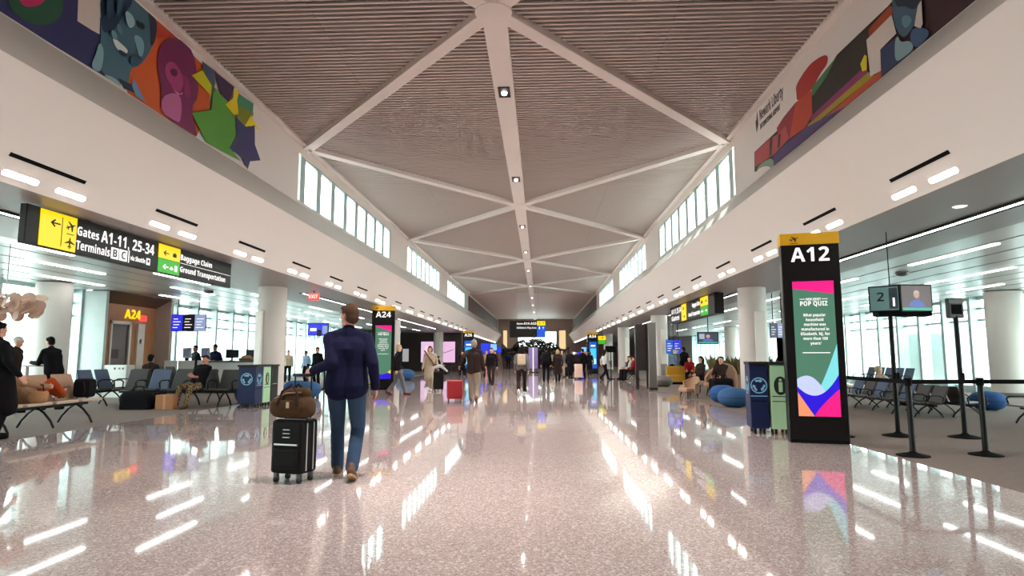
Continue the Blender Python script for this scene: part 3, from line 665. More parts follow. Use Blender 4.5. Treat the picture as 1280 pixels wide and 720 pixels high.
# right station beside A12 (fronts face the camera)
trash_bin('navy recycling bin left of the A12 totem', (3.62, 10.62, 0), math.radians(-10), NAVY, 'recycle', CYA, w=0.28, d=0.5)
trash_bin('mint green bin squeezed between navy bin and A12 totem', (3.93, 10.52, 0), math.radians(-10), MINT, 'bottle', CHAR, w=0.30, d=0.5)
# left station (fronts face the hall)
for i, (m, lab, sy, sm_) in enumerate(((NAVY, 'navy recycling bin, nearest of the three by the left round column', 'recycle', CYA), (MINT, 'mint green bin in the middle of the left bin station', 'bottle', CHAR), (CHAR, 'dark charcoal bin at the far end of the left bin station', 'bottle', MINT))):
    trash_bin(lab, (-7.24, 15.27+0.46*i, 0), PI/2, m, sy, sm_, w=0.42, d=0.44, h=1.0)
# ---------------------------------------------------------------- murals on the upper walls
def mural(name, label, side, shapes, conv, O_x):
    R = RL if side == 'left' else RR
    mb = MB(); first = True; lift = 0.002
    for sh in shapes:
        col, pts = sh[0], sh[1]
        if len(sh) > 2:
            for _ in range(sh[2]): pts = [q for a, b2 in zip(pts, pts[1:]+pts[:1]) for q in ((a[0]*0.75+b2[0]*0.25, a[1]*0.75+b2[1]*0.25), (a[0]*0.25+b2[0]*0.75, a[1]*0.25+b2[1]*0.75))]
        P = []
        for p in pts:
            w = on_x(*conv(*p), O_x); y, z = w.y, min(max(w.z, ZB+0.0), 6.60)
            P.append((y if side == 'left' else -y, z))
        mb.prism(P, (O_x, 0, 0), R, UZ, 0.002, smat('mural_%d_%d_%d' % col, *col, rough=0.5, var=0.10, scale=1.5), lift=lift); lift += 0.0012
    o = mb.build(name); return tag(o, label, 'mural')
cl = lambda x, y: (x/3.2727, y/3.2727)
NV = (40, 42, 92)
left_shapes = [
 (NV, [(-250, -120), (0, 47), (220, 187), (480, 345), (480, 150), (400, 60), (330, -30), (200, -120)]),
 ((24, 78, 52), [(20, -60), (240, -60), (262, 30), (235, 85), (180, 108), (110, 90), (40, 40)], 2),
 ((190, 24, 92), [(55, -50), (205, -50), (180, 12), (130, 30), (85, 22)], 2),
 ((214, 200, 192), [(320, -60), (415, -60), (410, 0), (405, 140), (375, 124), (315, 86)]),
 ((206, 84, 24), [(600, 40), (700, 125), (860, 300), (855, 460), (800, 560), (650, 465), (520, 380), (500, 290)]),
 ((200, 60, 40), [(630, 80), (700, 125), (760, 185), (700, 150), (640, 160)]),
 ((64, 104, 122), [(405, -60), (520, -60), (600, 10), (640, 85), (635, 160), (600, 232), (568, 268), (528, 282), (524, 345), (500, 350), (410, 300), (400, 230), (412, 140)], 2),
 ((20, 48, 74), [(405, -60), (530, -60), (545, 10), (500, 60), (470, 120), (440, 135), (412, 130)], 2),
 ((22, 36, 60), [(598, 20), (642, 85), (634, 165), (612, 200), (612, 110)], 2),
 ((120, 164, 176), [(540, 140), (575, 150), (590, 190), (572, 250), (558, 200)], 2),
 ((26, 50, 70), [(548, 78), (580, 95), (590, 125), (560, 112)], 2),
 ((222, 226, 222), [(455, 148), (500, 185), (522, 210), (508, 222), (478, 205), (462, 180)], 2),
 ((30, 52, 74), [(478, 198), (520, 222), (510, 236), (484, 222)], 2),
 ((84, 128, 142), [(472, 95), (492, 105), (500, 150), (476, 130)], 2),
 ((128, 166, 174), [(400, 168), (420, 200), (415, 262), (402, 300), (364, 272), (386, 225)], 2),
 ((150, 176, 178), [(415, 302), (470, 320), (500, 362), (440, 325)], 2),
 ((24, 34, 62), [(480, 320), (530, 345), (545, 380), (500, 362)]),
 ((96, 140, 176), [(540, 320), (590, 418), (550, 392), (534, 350)]),
 ((118, 22, 78), [(640, 215), (660, 170), (700, 150), (745, 165), (785, 215), (800, 290), (808, 395), (775, 440), (800, 545), (800, 562), (650, 465), (655, 360), (638, 270)], 1),
 ((168, 50, 112), [(668, 268), (690, 250), (712, 258), (738, 300), (748, 340), (730, 384), (700, 366), (690, 340), (672, 318)], 1),
 ((92, 14, 62), [(690, 288), (708, 280), (722, 296), (712, 316), (694, 306)], 1), ((214, 130, 172), [(700, 366), (728, 384), (742, 378), (738, 386), (722, 388)]),
 ((186, 96, 146), [(655, 395), (700, 378), (730, 390), (738, 440), (730, 500), (716, 498), (652, 460)], 1), ((146, 34, 92), [(738, 300), (770, 330), (776, 400), (744, 392), (748, 340)], 1),
 ((100, 108, 60), [(820, 250), (880, 295), (872, 350), (850, 380), (824, 300)]),
 ((70, 84, 122), [(822, 252), (872, 292), (868, 350), (840, 318)]),
 ((62, 30, 72), [(872, 292), (952, 352), (930, 420), (900, 400)]),
 ((84, 150, 44), [(868, 355), (908, 400), (952, 440), (958, 555), (932, 605), (978, 660), (836, 582), (776, 462), (856, 450)]),
 ((206, 196, 20), [(775, 308), (820, 288), (858, 350), (856, 392)]),
 ((62, 142, 108), [(955, 372), (1030, 424), (1026, 476), (960, 470)]),
 ((232, 206, 10), [(950, 364), (972, 370), (962, 410), (970, 470), (950, 470), (914, 428), (946, 402)]),
 ((126, 132, 20), [(970, 430), (1030, 462), (1012, 526), (964, 490)]),
 ((240, 214, 10), [(1020, 472), (1052, 532), (1012, 515), (990, 520)]),
 ((44, 42, 96), [(958, 480), (1000, 522), (1034, 512), (1035, 592), (1058, 656), (1015, 660), (1005, 692), (980, 642), (930, 606), (960, 560)]),
 ((148, 186, 194), [(500, 40), (530, 60), (545, 100), (520, 120), (505, 90)], 2), ((14, 30, 48), [(552, 92), (572, 92), (584, 112), (566, 116)], 2), ((110, 152, 166), [(440, 120), (462, 130), (470, 165), (448, 160)], 2),
 ((40, 78, 98), [(520, 235), (556, 225), (575, 240), (545, 272), (522, 268)], 2), ((30, 62, 88), [(430, -40), (450, -20), (446, 50), (428, 90), (420, 20)], 2), ((46, 82, 108), [(470, -40), (492, -10), (480, 50), (462, 70)], 2),
]
mural('wall_mural', 'left upper wall mural with a teal smiling face, purple figure and green shapes', 'left', left_shapes, cl, XL+0.0)
cr = lambda x, y: (900+x/3.0, y/3.0)
right_shapes = [
 ((54, 28, 34), [(205, 640), (960, 0), (1120, -140), (900, -200), (650, 0), (560, 110), (345, 370), (130, 570), (130, 645)]),
 ((44, 36, 30), [(345, 360), (405, 260), (440, 205), (650, 5), (640, 60), (560, 150), (540, 260), (400, 400), (350, 410)]),
 ((160, 60, 24), [(640, 20), (660, 40), (560, 140), (558, 110)]),
 ((172, 40, 40), [(288, 350), (285, 320), (330, 250), (362, 222), (405, 200), (405, 240), (380, 270), (345, 340), (290, 385)], 2),
 ((70, 122, 82), [(345, 330), (400, 260), (440, 210), (400, 290), (350, 362)]),
 ((188, 62, 40), [(285, 385), (345, 340), (348, 430), (320, 480), (262, 520), (235, 460)]),
 ((150, 44, 60), [(240, 440), (285, 385), (262, 520), (225, 550), (215, 480)]),
 ((140, 42, 96), [(340, 440), (545, 250), (560, 270), (350, 465)]),
 ((160, 140, 24), [(330, 470), (560, 270), (580, 285), (340, 480)]),
 ((184, 70, 34), [(360, 470), (580, 285), (612, 262), (608, 290), (400, 458)]),
 ((70, 44, 100), [(205, 580), (330, 475), (480, 400), (250, 600), (208, 638)]),
 ((176, 70, 70), [(135, 570), (190, 520), (225, 500), (250, 470), (262, 520), (210, 575), (135, 625)]),
 ((58, 40, 60), [(190, 522), (200, 515), (196, 580), (188, 586)]), ((58, 40, 60), [(222, 505), (230, 500), (226, 552), (220, 556)]),
 ((124, 150, 122), [(135, 640), (165, 605), (205, 590), (206, 640), (180, 662)], 2),
 ((226, 214, 206), [(135, 645), (160, 625), (190, 622), (196, 640), (172, 664)], 2),
 ((224, 200, 30), [(532, 240), (548, 205), (556, 210), (556, 262), (540, 268)]),
 ((214, 200, 192), [(555, 150), (650, 55), (668, 125), (608, 185), (610, 265), (570, 286)]),
 ((40, 50, 88), [(608, 186), (670, 140), (735, 195), (612, 282)]),
 ((62, 92, 112), [(652, 0), (660, -60), (770, -60), (752, 30), (735, 100), (700, 145), (672, 120), (655, 60)], 2),
 ((28, 46, 62), [(655, -40), (770, -60), (755, 15), (735, 40), (700, 20), (668, 30)], 2),
 ((98, 132, 148), [(690, 60), (720, 55), (730, 80), (705, 110), (690, 90)], 2),
 ((132, 160, 168), [(664, 150), (676, 132), (684, 160), (722, 150), (740, 180), (690, 222), (664, 232)], 2),
 ((56, 84, 120), [(730, 100), (785, 106), (798, 128), (745, 186), (720, 150)], 2),
 ((206, 194, 186), [(752, 20), (765, 0), (770, 90), (762, 106), (738, 98)]),
]
mural('wall_mural', 'right upper wall mural with red hand shapes, dark ground and a blue-grey portrait', 'right', right_shapes, cr, XR)
# airport name on the right wall
c0 = on_x(950, 152, XR); c1 = on_x(979.5, 125, XR)
o = thing('wall_lettering', 'small dark airport name lettering left of the right mural', 'sign', (XR, c0.y, c0.z))
ln = c0.y-c1.y
text('lettering', 'Newark Liberty', smat('logo_ink', 74, 46, 52, rough=0.5), o, (0, 0, 0.02), RR, UZ, 0.22, width=ln, bold=0.01)
text('lettering', 'INTERNATIONAL AIRPORT', MATS['logo_ink'], o, (0, 0, -0.18), RR, UZ, 0.11, width=ln*0.86, bold=0.0)
b = MB(); b.prism([(-0.22, -0.16), (-0.1, -0.02), (-0.14, 0.3), (-0.2, 0.12), (-0.26, 0.1)], (0, 0, 0), RR, UZ, 0.004, None); b.build('logo_mark', MATS['logo_ink'], o)
# ---------------------------------------------------------------- people
STD = 1.78
def remesh(mb, name, m, parent, vox, smooth_it=2, k=1.0, label=None):
    me = mb.mesh('tmp'); o = D.objects.new('tmp', me); COL.objects.link(o)
    r = o.modifiers.new('r', 'REMESH'); r.mode = 'VOXEL'; r.voxel_size = vox
    s = o.modifiers.new('s', 'SMOOTH'); s.factor = 0.5; s.iterations = smooth_it
    dg = bpy.context.evaluated_depsgraph_get(); nm = D.meshes.new_from_object(o.evaluated_get(dg))
    D.objects.remove(o); D.meshes.remove(me)
    nm.materials.clear(); nm.materials.append(m); nm.name = name
    if k != 1.0: nm.transform(Matrix.Scale(k, 4))
    nm.polygons.foreach_set('use_smooth', [True]*len(nm.polygons))
    ob = link(name, nm, parent)
    if label: ob['label'] = label
    return ob
def ik(S_, T, a, b, pole):
    d = T-S_; l = d.length
    if l > (a+b)*0.995: T = S_+d*((a+b)*0.995/l); d = T-S_; l = d.length
    u = d.normalized(); x = (a*a-b*b+l*l)/(2*l); h = math.sqrt(max(a*a-x*x, 0))
    p = Vector(pole); p = p-u*p.dot(u)
    p = p.normalized() if p.length > 1e-5 else Vector((0, 1, 0))
    return S_+u*x+p*h, T
def hand(mb, W, d, pn, sx, curl, fr=0.0088):
    """W wrist, d direction of the hand, pn palm normal, sx side of the thumb (unit, perpendicular)"""
    d, pn = d.normalized(), pn.normalized(); t = d.cross(pn).normalized()*sx
    for i in range(4):
        off = t*(0.030-0.020*i); b0 = W+off*0.7; b1 = W+d*(0.085-0.004*abs(i-1))+off
        mb.cap(b0, 0.014, b1, 0.012)
        L = (0.072, 0.080, 0.074, 0.058)[i]; p = b1; a = 0
        for s_, f in ((0.45, curl*0.6), (0.32, curl*1.4), (0.23, curl*1.9)):
            v = d*math.cos(f)+pn*math.sin(f); q = p+v*L*s_*1.05; mb.cap(p, fr, q, fr*0.9, seg=8); p = q
    b = W+d*0.02+t*0.025
    k1 = b+(d*0.55+t*0.7+pn*0.35).normalized()*0.048; k2 = k1+(d*0.85+t*0.15+pn*(0.3+curl*0.5)).normalized()*0.05
    mb.cap(b, 0.015, k1, 0.011); mb.cap(k1, 0.0105, k2, 0.009)
def person(label, loc, face=0.0, h=1.74, hip=0.92, lean=3, lf=None, rf=None, lh=None, rh=None, lhw=None, rhw=None, turn=0, nod=0,
           top=None, topkind='jacket', bottom=None, skirt=None, shoe=None, hair=None, hairkind='short', skin=None, fat=1.0, vox=0.011, twist=0.0, eyes=False, sit=False,
           curl=0.6, kneepole=(0, 1, 0), group=None, roll=0.0, lpole=(-0.15, -0.9, 0.0), rpole=(0.15, -0.9, 0.0), toeL=0.0, toeR=0.0):
    k = h/STD; loc = Vector(loc)
    root = thing('person', label, 'person', loc, math.radians(face), group)
    inv = Matrix.Rotation(-math.radians(face), 3, 'Z')
    def loc_(w): return (inv @ (Vector(w)-loc))/k
    if lhw is not None: lh = loc_(lhw)
    if rhw is not None: rh = loc_(rhw)
    ln = math.radians(lean); sp = Vector((math.sin(math.radians(roll)), math.sin(ln), math.cos(ln))).normalized()
    H = Vector((0, 0, hip)); tw = Matrix.Rotation(math.radians(twist), 3, 'Z')
    ax = tw @ Vector((1, 0, 0)); fw = tw @ Vector((0, 1, 0))
    waist = H+sp*0.18; chest = H+sp*0.36; neck = H+sp*0.52
    upd = (sp*0.6+Vector((0, 0, 1))*0.4).normalized(); head = neck+upd*0.195+fw*0.015
    if nod: head = neck+(upd+fw*math.sin(math.radians(nod))*0.6).normalized()*0.19
    shL, shR = H+sp*0.475-ax*0.178, H+sp*0.475+ax*0.178
    hipL, hipR = H-Vector((0.095, 0, 0.0)), H+Vector((0.095, 0, 0.0))
    lf = Vector(lf if lf is not None else (-0.11, 0.06, 0.085)); rf = Vector(rf if rf is not None else (0.11, -0.04, 0.085))
    lh = Vector(lh if lh is not None else (-0.25, 0.04, 0.87)); rh = Vector(rh if rh is not None else (0.25, 0.04, 0.87))
    kL, lf = ik(hipL, lf, 0.435, 0.425, Vector(kneepole)+Vector((-0.1, 0, 0))); kR, rf = ik(hipR, rf, 0.435, 0.425, Vector(kneepole)+Vector((0.1, 0, 0)))
    eL, lh = ik(shL, lh, 0.30, 0.265, lpole); eR, rh = ik(shR, rh, 0.30, 0.265, rpole)
    # ---- body: one continuous surface
    B = MB()
    R = (Matrix.Rotation(math.radians(turn+twist), 3, 'Z') @ Matrix.Rotation(-math.radians(nod+lean*0.5), 3, 'X'))
    def hp(x, y, z): return head+R @ Vector((x, y, z))
    B.ell(head, (0.074, 0.093, 0.108), R=R); B.ell(hp(0, 0.028, -0.055), (0.056, 0.062, 0.062), R=R)
    B.cap(hp(0, 0.088, 0.012), 0.011, hp(0, 0.108, -0.022), 0.014, seg=8); B.ell(hp(0, 0.084, -0.062), (0.026, 0.012, 0.010), R=R, seg=10, rings=6)
    B.ell(hp(0, 0.078, -0.098), (0.024, 0.018, 0.018), R=R, seg=10, rings=6)
    for s_ in (-1, 1):
        B.ell(hp(s_*0.076, -0.008, -0.012), (0.010, 0.020, 0.032), R=R, seg=10, rings=6); B.ell(hp(s_*0.032, 0.080, 0.030), (0.026, 0.014, 0.008), R=R, seg=10, rings=6)
    B.cap(neck-sp*0.06, 0.062, head-upd*0.06, 0.056)
    B.cap(shL, 0.055, shR, 0.055); B.cap(neck-sp*0.03, 0.06, chest, 0.11)
    for s_ in (-0.075, 0.075): B.cap(chest+ax*s_, 0.105, waist+ax*s_*0.8, 0.09); B.cap(waist+ax*s_*0.8, 0.09, H+Vector((s_, 0, 0)), 0.105)
    for S_, E_, W_ in ((shL, eL, lh), (shR, eR, rh)): B.cap(S_, 0.05, E_, 0.04); B.cap(E_, 0.039, W_, 0.027)
    for P_, K_, A_ in ((hipL, kL, lf), (hipR, kR, rf)): B.cap(P_, 0.088, K_, 0.056); B.cap(K_, 0.054, K_.lerp(A_, 0.35)-Vector((0, 0.012, 0)), 0.054); B.cap(K_.lerp(A_, 0.3), 0.052, A_, 0.036)
    for A_, tp in ((lf, toeL), (rf, toeR)): c_ = math.cos(tp); s2 = math.sin(tp); B.cap(A_+Vector((0, -0.01, -0.03)), 0.035, A_+Vector((0, 0.15*c_, -0.05-0.15*s2)), 0.026)
    for W_, E_, sd in ((lh, eL, -1), (rh, eR, 1)):
        d_ = (W_-E_).normalized(); inw = Vector((-sd, 0, 0)); inw = inw-d_*inw.dot(d_); inw = inw.normalized() if inw.length > 0.2 else Vector((0, 0, -1))
        t_ = d_.cross(inw); sgn = 1 if t_.dot(Vector((0, 1, 0.3))) > 0 else -1
        hand(B, W_, d_, inw, sgn, curl)
    remesh(B, 'body', skin or SKINL, root, vox*0.75 if vox < 0.009 else vox, 2, k)
    # ---- upper clothing
    T = MB(); f = fat; g = 0.022
    T.cap(shL+ax*0.01-sp*0.012, 0.068*min(f, 1.06), shR-ax*0.01-sp*0.012, 0.068*min(f, 1.06)); T.cap(neck-sp*0.02, 0.07, chest, 0.125*f)
    hem = H+sp*(0.02 if topkind != 'coat' else 0.0)
    for s_ in (-0.08, 0.08):
        T.cap(chest+ax*s_, 0.12*f, waist+ax*s_*0.85, 0.108*f); T.cap(waist+ax*s_*0.85, 0.108*f, hem+Vector((s_, 0, -0.03)), 0.118*f)
    if topkind in ('jacket', 'coat'): T.cap(neck-sp*0.01, 0.075, neck+upd*0.05, 0.066)
    arms = ((shL, eL, lh), (shR, eR, rh))
    for S_, E_, W_ in arms:
        if topkind == 'tee': T.cap(S_, 0.066*f, S_.lerp(E_, 0.65), 0.056*f)
        else: T.cap(S_, 0.068*min(f, 1.05), E_, 0.056*min(f, 1.08)); T.cap(E_, 0.055*min(f, 1.08), E_.lerp(W_, 0.96), 0.041*min(f, 1.08))
    if topkind == 'coat':
        for P_, K_ in ((hipL, kL), (hipR, kR)): T.cap(P_, 0.118*f, P_.lerp(K_, 1.05), 0.105*f)
        T.cap(H, 0.13*f, (kL+kR)/2+Vector((0, 0, 0.05)), 0.12*f)
    for S_ in (shL, shR): T.cap(neck+upd*0.02, 0.058, S_+sp*0.01, 0.062)
    remesh(T, 'coat' if topkind == 'coat' else ('shirt' if topkind in ('tee', 'shirt') else 'jacket'), top, root, vox, 9 if vox < 0.009 else 4, k)
    # ---- trousers
    T = MB()
    for s_ in (-0.07, 0.07): T.cap(waist*0.45+H*0.55+ax*s_, 0.098*min(f, 1.08), H+Vector((s_, 0, -0.02)), 0.117)
    for P_, K_, A_ in ((hipL, kL, lf), (hipR, kR, rf)):
        T.cap(P_, 0.105, K_, 0.072); T.cap(K_, 0.070, K_.lerp(A_, 0.35)-Vector((0, 0.01, 0)), 0.068); T.cap(K_.lerp(A_, 0.3), 0.070, K_.lerp(A_, 0.97), 0.064)
    if skirt: T.cap(H, 0.13, (kL+kR)/2, 0.15)
    remesh(T, 'trousers', bottom, root, vox, 3, k)
    # ---- shoes
    for A_, tp in ((lf, toeL), (rf, toeR)):
        T = MB(); Rf = Matrix.Rotation(-tp, 3, 'X')
        def q_(x, y, z): return A_+Rf @ Vector((x, y, z))
        T.cap(q_(0, -0.035, -0.035), 0.044, q_(0, 0.05, -0.035), 0.044); T.cap(q_(0, 0.04, -0.042), 0.043, q_(0, 0.165, -0.052), 0.036)
        T.cap(q_(0, -0.02, 0.0), 0.048, q_(0, -0.015, 0.03), 0.046)
        remesh(T, 'shoe', shoe or BLACKM, root, vox, 2, k)
        if vox < 0.009:
            T = MB(); pts = [(0.044*math.cos(2*PI*i/22), 0.062+0.142*math.sin(2*PI*i/22)) for i in range(22)]
            O_ = q_(0, 0.0, -0.087); T.prism(pts, O_, Rf @ Vector((1, 0, 0)), Rf @ Vector((0, 1, 0)), 0.022, None)
            so = T.mesh('sole'); so.transform(Matrix.Scale(k, 4)); so.materials.append(smat('sole_tan', 176, 140, 106, rough=0.7)); link('sole', so, root, bevel=0.004)
    # ---- hair / headgear
    T = MB()
    if hairkind in ('cap', 'beanie'):
        T.ell(hp(0, -0.012, 0.038), (0.082, 0.100, 0.082), R=R)
        if hairkind == 'cap': T.ell(hp(0, 0.115, 0.03), (0.062, 0.062, 0.010), R=R)
        else: T.ell(hp(0, -0.005, 0.10), (0.05, 0.06, 0.04), R=R)
        nm = hairkind
    else:
        T.ell(hp(0, -0.018, 0.026), (0.081, 0.096, 0.100), R=R); T.ell(hp(0, -0.04, -0.022), (0.076, 0.068, 0.075), R=R); T.ell(hp(0, 0.035, 0.075), (0.066, 0.055, 0.036), R=R)
        if hairkind == 'long':
            for s_ in (-0.055, 0, 0.055): T.cap(hp(s_, -0.055, 0.0), 0.055, hp(s_*1.2, -0.075, -0.24), 0.04)
        if hairkind == 'bob':
            for s_ in (-0.065, 0.065): T.cap(hp(s_, -0.03, 0.0), 0.045, hp(s_, -0.03, -0.09), 0.04)
            T.cap(hp(0, -0.06, 0), 0.05, hp(0, -0.065, -0.09), 0.05)
        if hairkind == 'bun': T.ell(hp(0, -0.10, 0.08), (0.045, 0.045, 0.045), R=R)
        nm = 'hair'
    remesh(T, nm, hair or BLACKM, root, min(vox, 0.010), 2, k)
    if eyes:
        for s_ in (-1, 1):
            T = MB(); T.ell(hp(s_*0.031, 0.083, 0.012)*k, (0.011*k,)*3, seg=10, rings=6); T.build('eye', smat('eye_dark', 40, 30, 26, rough=0.3), root, smooth=True)
    return root
HB = cloth('hair_brown', 92, 66, 52); HG = cloth('hair_grey', 168, 156, 146); HK = cloth('hair_black', 26, 22, 22); HBL = cloth('hair_blond', 206, 180, 140)
CK = cloth('black', 24, 22, 26); CNAVY = cloth('navy', 26, 26, 58); JEAN = cloth('denim', 62, 84, 112, var=0.25); KHA = cloth('khaki', 166, 148, 128); CGR = cloth('grey', 120, 116, 118); CWH = cloth('white', 222, 218, 214)
CBEI = cloth('beige', 214, 192, 166); COR = cloth('orange', 186, 74, 34); CTAN = cloth('tan', 178, 138, 106); CMAR = cloth('maroon', 110, 38, 44); CDK = cloth('dark_brown', 56, 42, 40); COL_ = cloth('olive', 96, 88, 64); CCAM = cloth('camo', 104, 86, 62, var=0.5); CBL = cloth('shirt_blue', 160, 180, 206); CRED = cloth('red', 150, 24, 34)
_cm = CCAM.node_tree; _mx = [n for n in _cm.nodes if n.type == 'MIX'][0]; _nz = [n for n in _cm.nodes if n.type == 'TEX_NOISE'][0]; _nz.inputs['Scale'].default_value = 22; _rp = _cm.nodes.new('ShaderNodeValToRGB'); _rp.color_ramp.interpolation = 'CONSTANT'
_rp.color_ramp.elements[0].color = (*srgb(58, 46, 34), 1); _rp.color_ramp.elements[1].position = 0.45; _rp.color_ramp.elements[1].color = (*srgb(112, 94, 66), 1); _e3 = _rp.color_ramp.elements.new(0.58); _e3.color = (*srgb(150, 128, 98), 1)
_cm.links.new(_nz.outputs['Fac'], _rp.inputs[0]); _cm.links.new(_rp.outputs[0], [n for n in _cm.nodes if n.type == 'BSDF_PRINCIPLED'][0].inputs['Base Color'])
SHB = smat('shoe_brown', 92, 62, 48, rough=0.6); SHW = smat('shoe_white', 220, 214, 210, rough=0.5)
WALK_L = dict(lf=(-0.10, 0.27, 0.085), rf=(0.10, -0.28, 0.14), toeR=0.5, lh=(-0.25, -0.10, 0.855), rh=(0.25, 0.16, 0.87), hip=0.90)
WALK_R = dict(rf=(0.10, 0.27, 0.085), lf=(-0.10, -0.28, 0.14), toeL=0.5, rh=(0.25, -0.10, 0.855), lh=(-0.25, 0.16, 0.87), hip=0.90)
SIT = dict(hip=0.52, lean=-6, lf=(-0.12, 0.44, 0.085), rf=(0.12, 0.46, 0.085), lh=(-0.14, 0.30, 0.66), rh=(0.14, 0.30, 0.66))
# main traveller
MX, MY = -2.03, 6.45
hw = Vector((-2.44, 6.395, 1.045))
person('man in navy jacket and blue jeans walking away, pulling a black suitcase with a duffel', (MX, MY, 0), face=8, h=1.86, hip=0.905, lean=4, lf=(-0.10, 0.20, 0.085), rf=(0.10, -0.16, 0.125), toeR=0.42,
       lhw=hw+Vector((0.065, 0.0, 0.06)), rh=(0.285, 0.03, 0.885), turn=48, top=CNAVY, topkind='jacket', bottom=JEAN, shoe=SHB, hair=HB, skin=SKINR, fat=1.2, vox=0.0075, curl=0.75, twist=6, lpole=(0.5, -0.7, -0.6), rpole=(0.25, -0.9, 0.0))
# ---------------------------------------------------------------- luggage
def suitcase(label, loc, rz, w, d, h, m, hh=1.05, trim=None, pocket=False, hl=None, stripes=True):
    o = thing('rolling_suitcase', label, 'suitcase', loc, rz); zb = 0.09
    t = MB(); t.bb((-w/2, -d/2, zb), (w/2, d/2, h)); t.build('shell', m, o, bevel=0.035)
    if stripes:
        for sy in (-0.055, 0.055):
            t = MB(); yy = sy; t.bb((-w/2-0.004, yy-0.008, zb+0.03), (w/2+0.004, yy+0.008, h-0.03)); t.bb((-w/2+0.03, yy-0.008, h-0.004), (w/2-0.03, yy+0.008, h+0.004)); t.build('zip', trim or STEEL, o)
    if pocket:
        t = MB(); t.bb((-w/2+0.04, -d/2-0.03, zb+0.06), (w/2-0.04, -d/2+0.01, h*0.55)); t.build('pocket', m, o, bevel=0.02)
        t = MB(); t.bb((-w/2+0.05, -d/2-0.012, h*0.60), (w/2-0.05, -d/2+0.0, h*0.625)); t.build('pocket_zip', STEEL, o)
        t = MB(); 
        for zz in (0.72, 0.78, 0.84): t.bb((-0.04, -d/2-0.006, h*zz), (0.04, -d/2+0.0, h*zz+0.007))
        t.build('logo_plate', STEEL, o)
    for sx in (-1, 1):
        for sy in (-1, 1):
            t = MB(); c = (sx*(w/2-0.05), sy*(d/2-0.045)); t.cap((c[0]-0.014, c[1], 0.03), 0.03, (c[0]+0.014, c[1], 0.03), 0.03, None, 14, flat=True); wh = t.build('wheel', BLACK, o, smooth=True)
            t = MB(); t.bb((c[0]-0.022, c[1]-0.02, 0.035), (c[0]+0.022, c[1]+0.02, zb+0.01)); t.build('fork', smat('fork_grey', 60, 58, 58, rough=0.4), wh, bevel=0.006)
    if hh:
        t = MB(); y = d/2-0.03
        t.tube([(-0.1, y, h-0.02), (-0.1, y, hh)], 0.009); t.tube([(0.1, y, h-0.02), (0.1, y, hh)], 0.009); hd = t.build('telescopic_handle', BLACK if hl is None else hl, o, smooth=True)
        t = MB(); t.cap((-0.115, y, hh), 0.016, (0.115, y, hh), 0.016); t.build('grip', BLACK, hd, smooth=True)
    return o
CASEB = smat('case_black_fabric', 15, 13, 13, rough=0.75, bump=0.2, spec=0.2)
sc_ = on_z(366, 603, 0)
SUIT = Vector((-2.50, 6.30, 0))
suitcase('black suitcase with grey zips rolling beside the man in the navy jacket', SUIT, math.radians(-15), 0.37, 0.27, 0.62, CASEB, hh=1.06, trim=smat('zip_grey', 170, 166, 166, rough=0.4), pocket=True)
# duffel on top
DUF = cloth('duffel_brown', 84, 62, 42, var=0.2)
o = thing('duffel_bag', 'brown canvas duffel resting on top of the black suitcase', 'bag', SUIT+Vector((-0.02, -0.03, 0.63)), math.radians(-14))
t = MB(); t.cap((-0.13, 0, 0.115), 0.12, (0.13, 0.0, 0.115), 0.12); t.cap((-0.17, 0, 0.085), 0.085, (0.17, 0.0, 0.085), 0.085); t.cap((-0.05, 0, 0.22), 0.075, (0.14, 0, 0.25), 0.065)
remesh(t, 'body', DUF, o, 0.01, 3)
for sy in (-0.115, 0.1):
    t = MB(); t.tube([(-0.1, sy, 0.14), (-0.07, sy*0.75, 0.27), (0.02, sy*0.5, 0.34), (0.1, sy*0.75, 0.27), (0.13, sy, 0.14)], 0.011); t.build('handle', CDK, o, smooth=True)
t = MB(); t.tube([(-0.16, -0.07, 0.20), (-0.02, -0.085, 0.255), (0.14, -0.075, 0.265)], 0.007); t.build('zip', smat('zip_tan', 150, 120, 90, rough=0.5), o, smooth=True)
t = MB(); t.box((0.03, -0.128, 0.14), (0.03, 0.015, 0.06)); t.build('buckle', smat('buckle_pale', 190, 170, 140, rough=0.4), o, bevel=0.004)
# mid-hall people ------------------------------------------------
def P3(px, py): p = on_z(px, py, 0); return Vector((p.x, p.y, 0))
p = Vector((-1.84, 17.2, 0)); rh_ = P3(570, 503)
person('man in dark jacket and khaki trousers walking away with a red suitcase', p, h=1.78, face=0, top=CDK, bottom=KHA, shoe=SHB, hair=HG, skin=SKINR, fat=1.12, lhw=Vector((-2.22, 17.1, 1.02)), **{k: v for k, v in WALK_L.items() if k != 'lh'})
RC = smat('case_red', 150, 18, 30, rough=0.45)
suitcase('red suitcase pulled by the man in khaki trousers', Vector((-2.38, 17.3, 0)), math.radians(10), 0.44, 0.26, 0.60, RC, hh=0.98, stripes=False)
person('blond-haired woman in black jacket and grey trousers walking left of the hall', Vector((-4.70, 20.25, 0)), h=1.70, face=-62, top=CK, bottom=CGR, shoe=CMAR, hair=HBL, hairkind='bob', fat=1.1, **WALK_R)
person('woman in long beige coat with a brown shoulder strap walking towards the camera', Vector((-4.1, 23.0, 0)), h=1.70, face=176, top=CBEI, topkind='coat', bottom=CBEI, shoe=SHW, hair=HB, fat=1.12, eyes=True, hairkind='bob', **WALK_L)
b = MB(); b.tube([(-4.28, 22.86, 1.46), (-4.12, 22.79, 1.25), (-3.92, 22.84, 0.98)], 0.03); b.cap((-3.88, 22.92, 0.9), 0.1, (-3.88, 22.92, 0.74), 0.1); tag(b.build('shoulder_bag', smat('bag_brown', 120, 66, 46, rough=0.5), smooth=True), 'brown shoulder bag worn across the beige coat', 'bag')
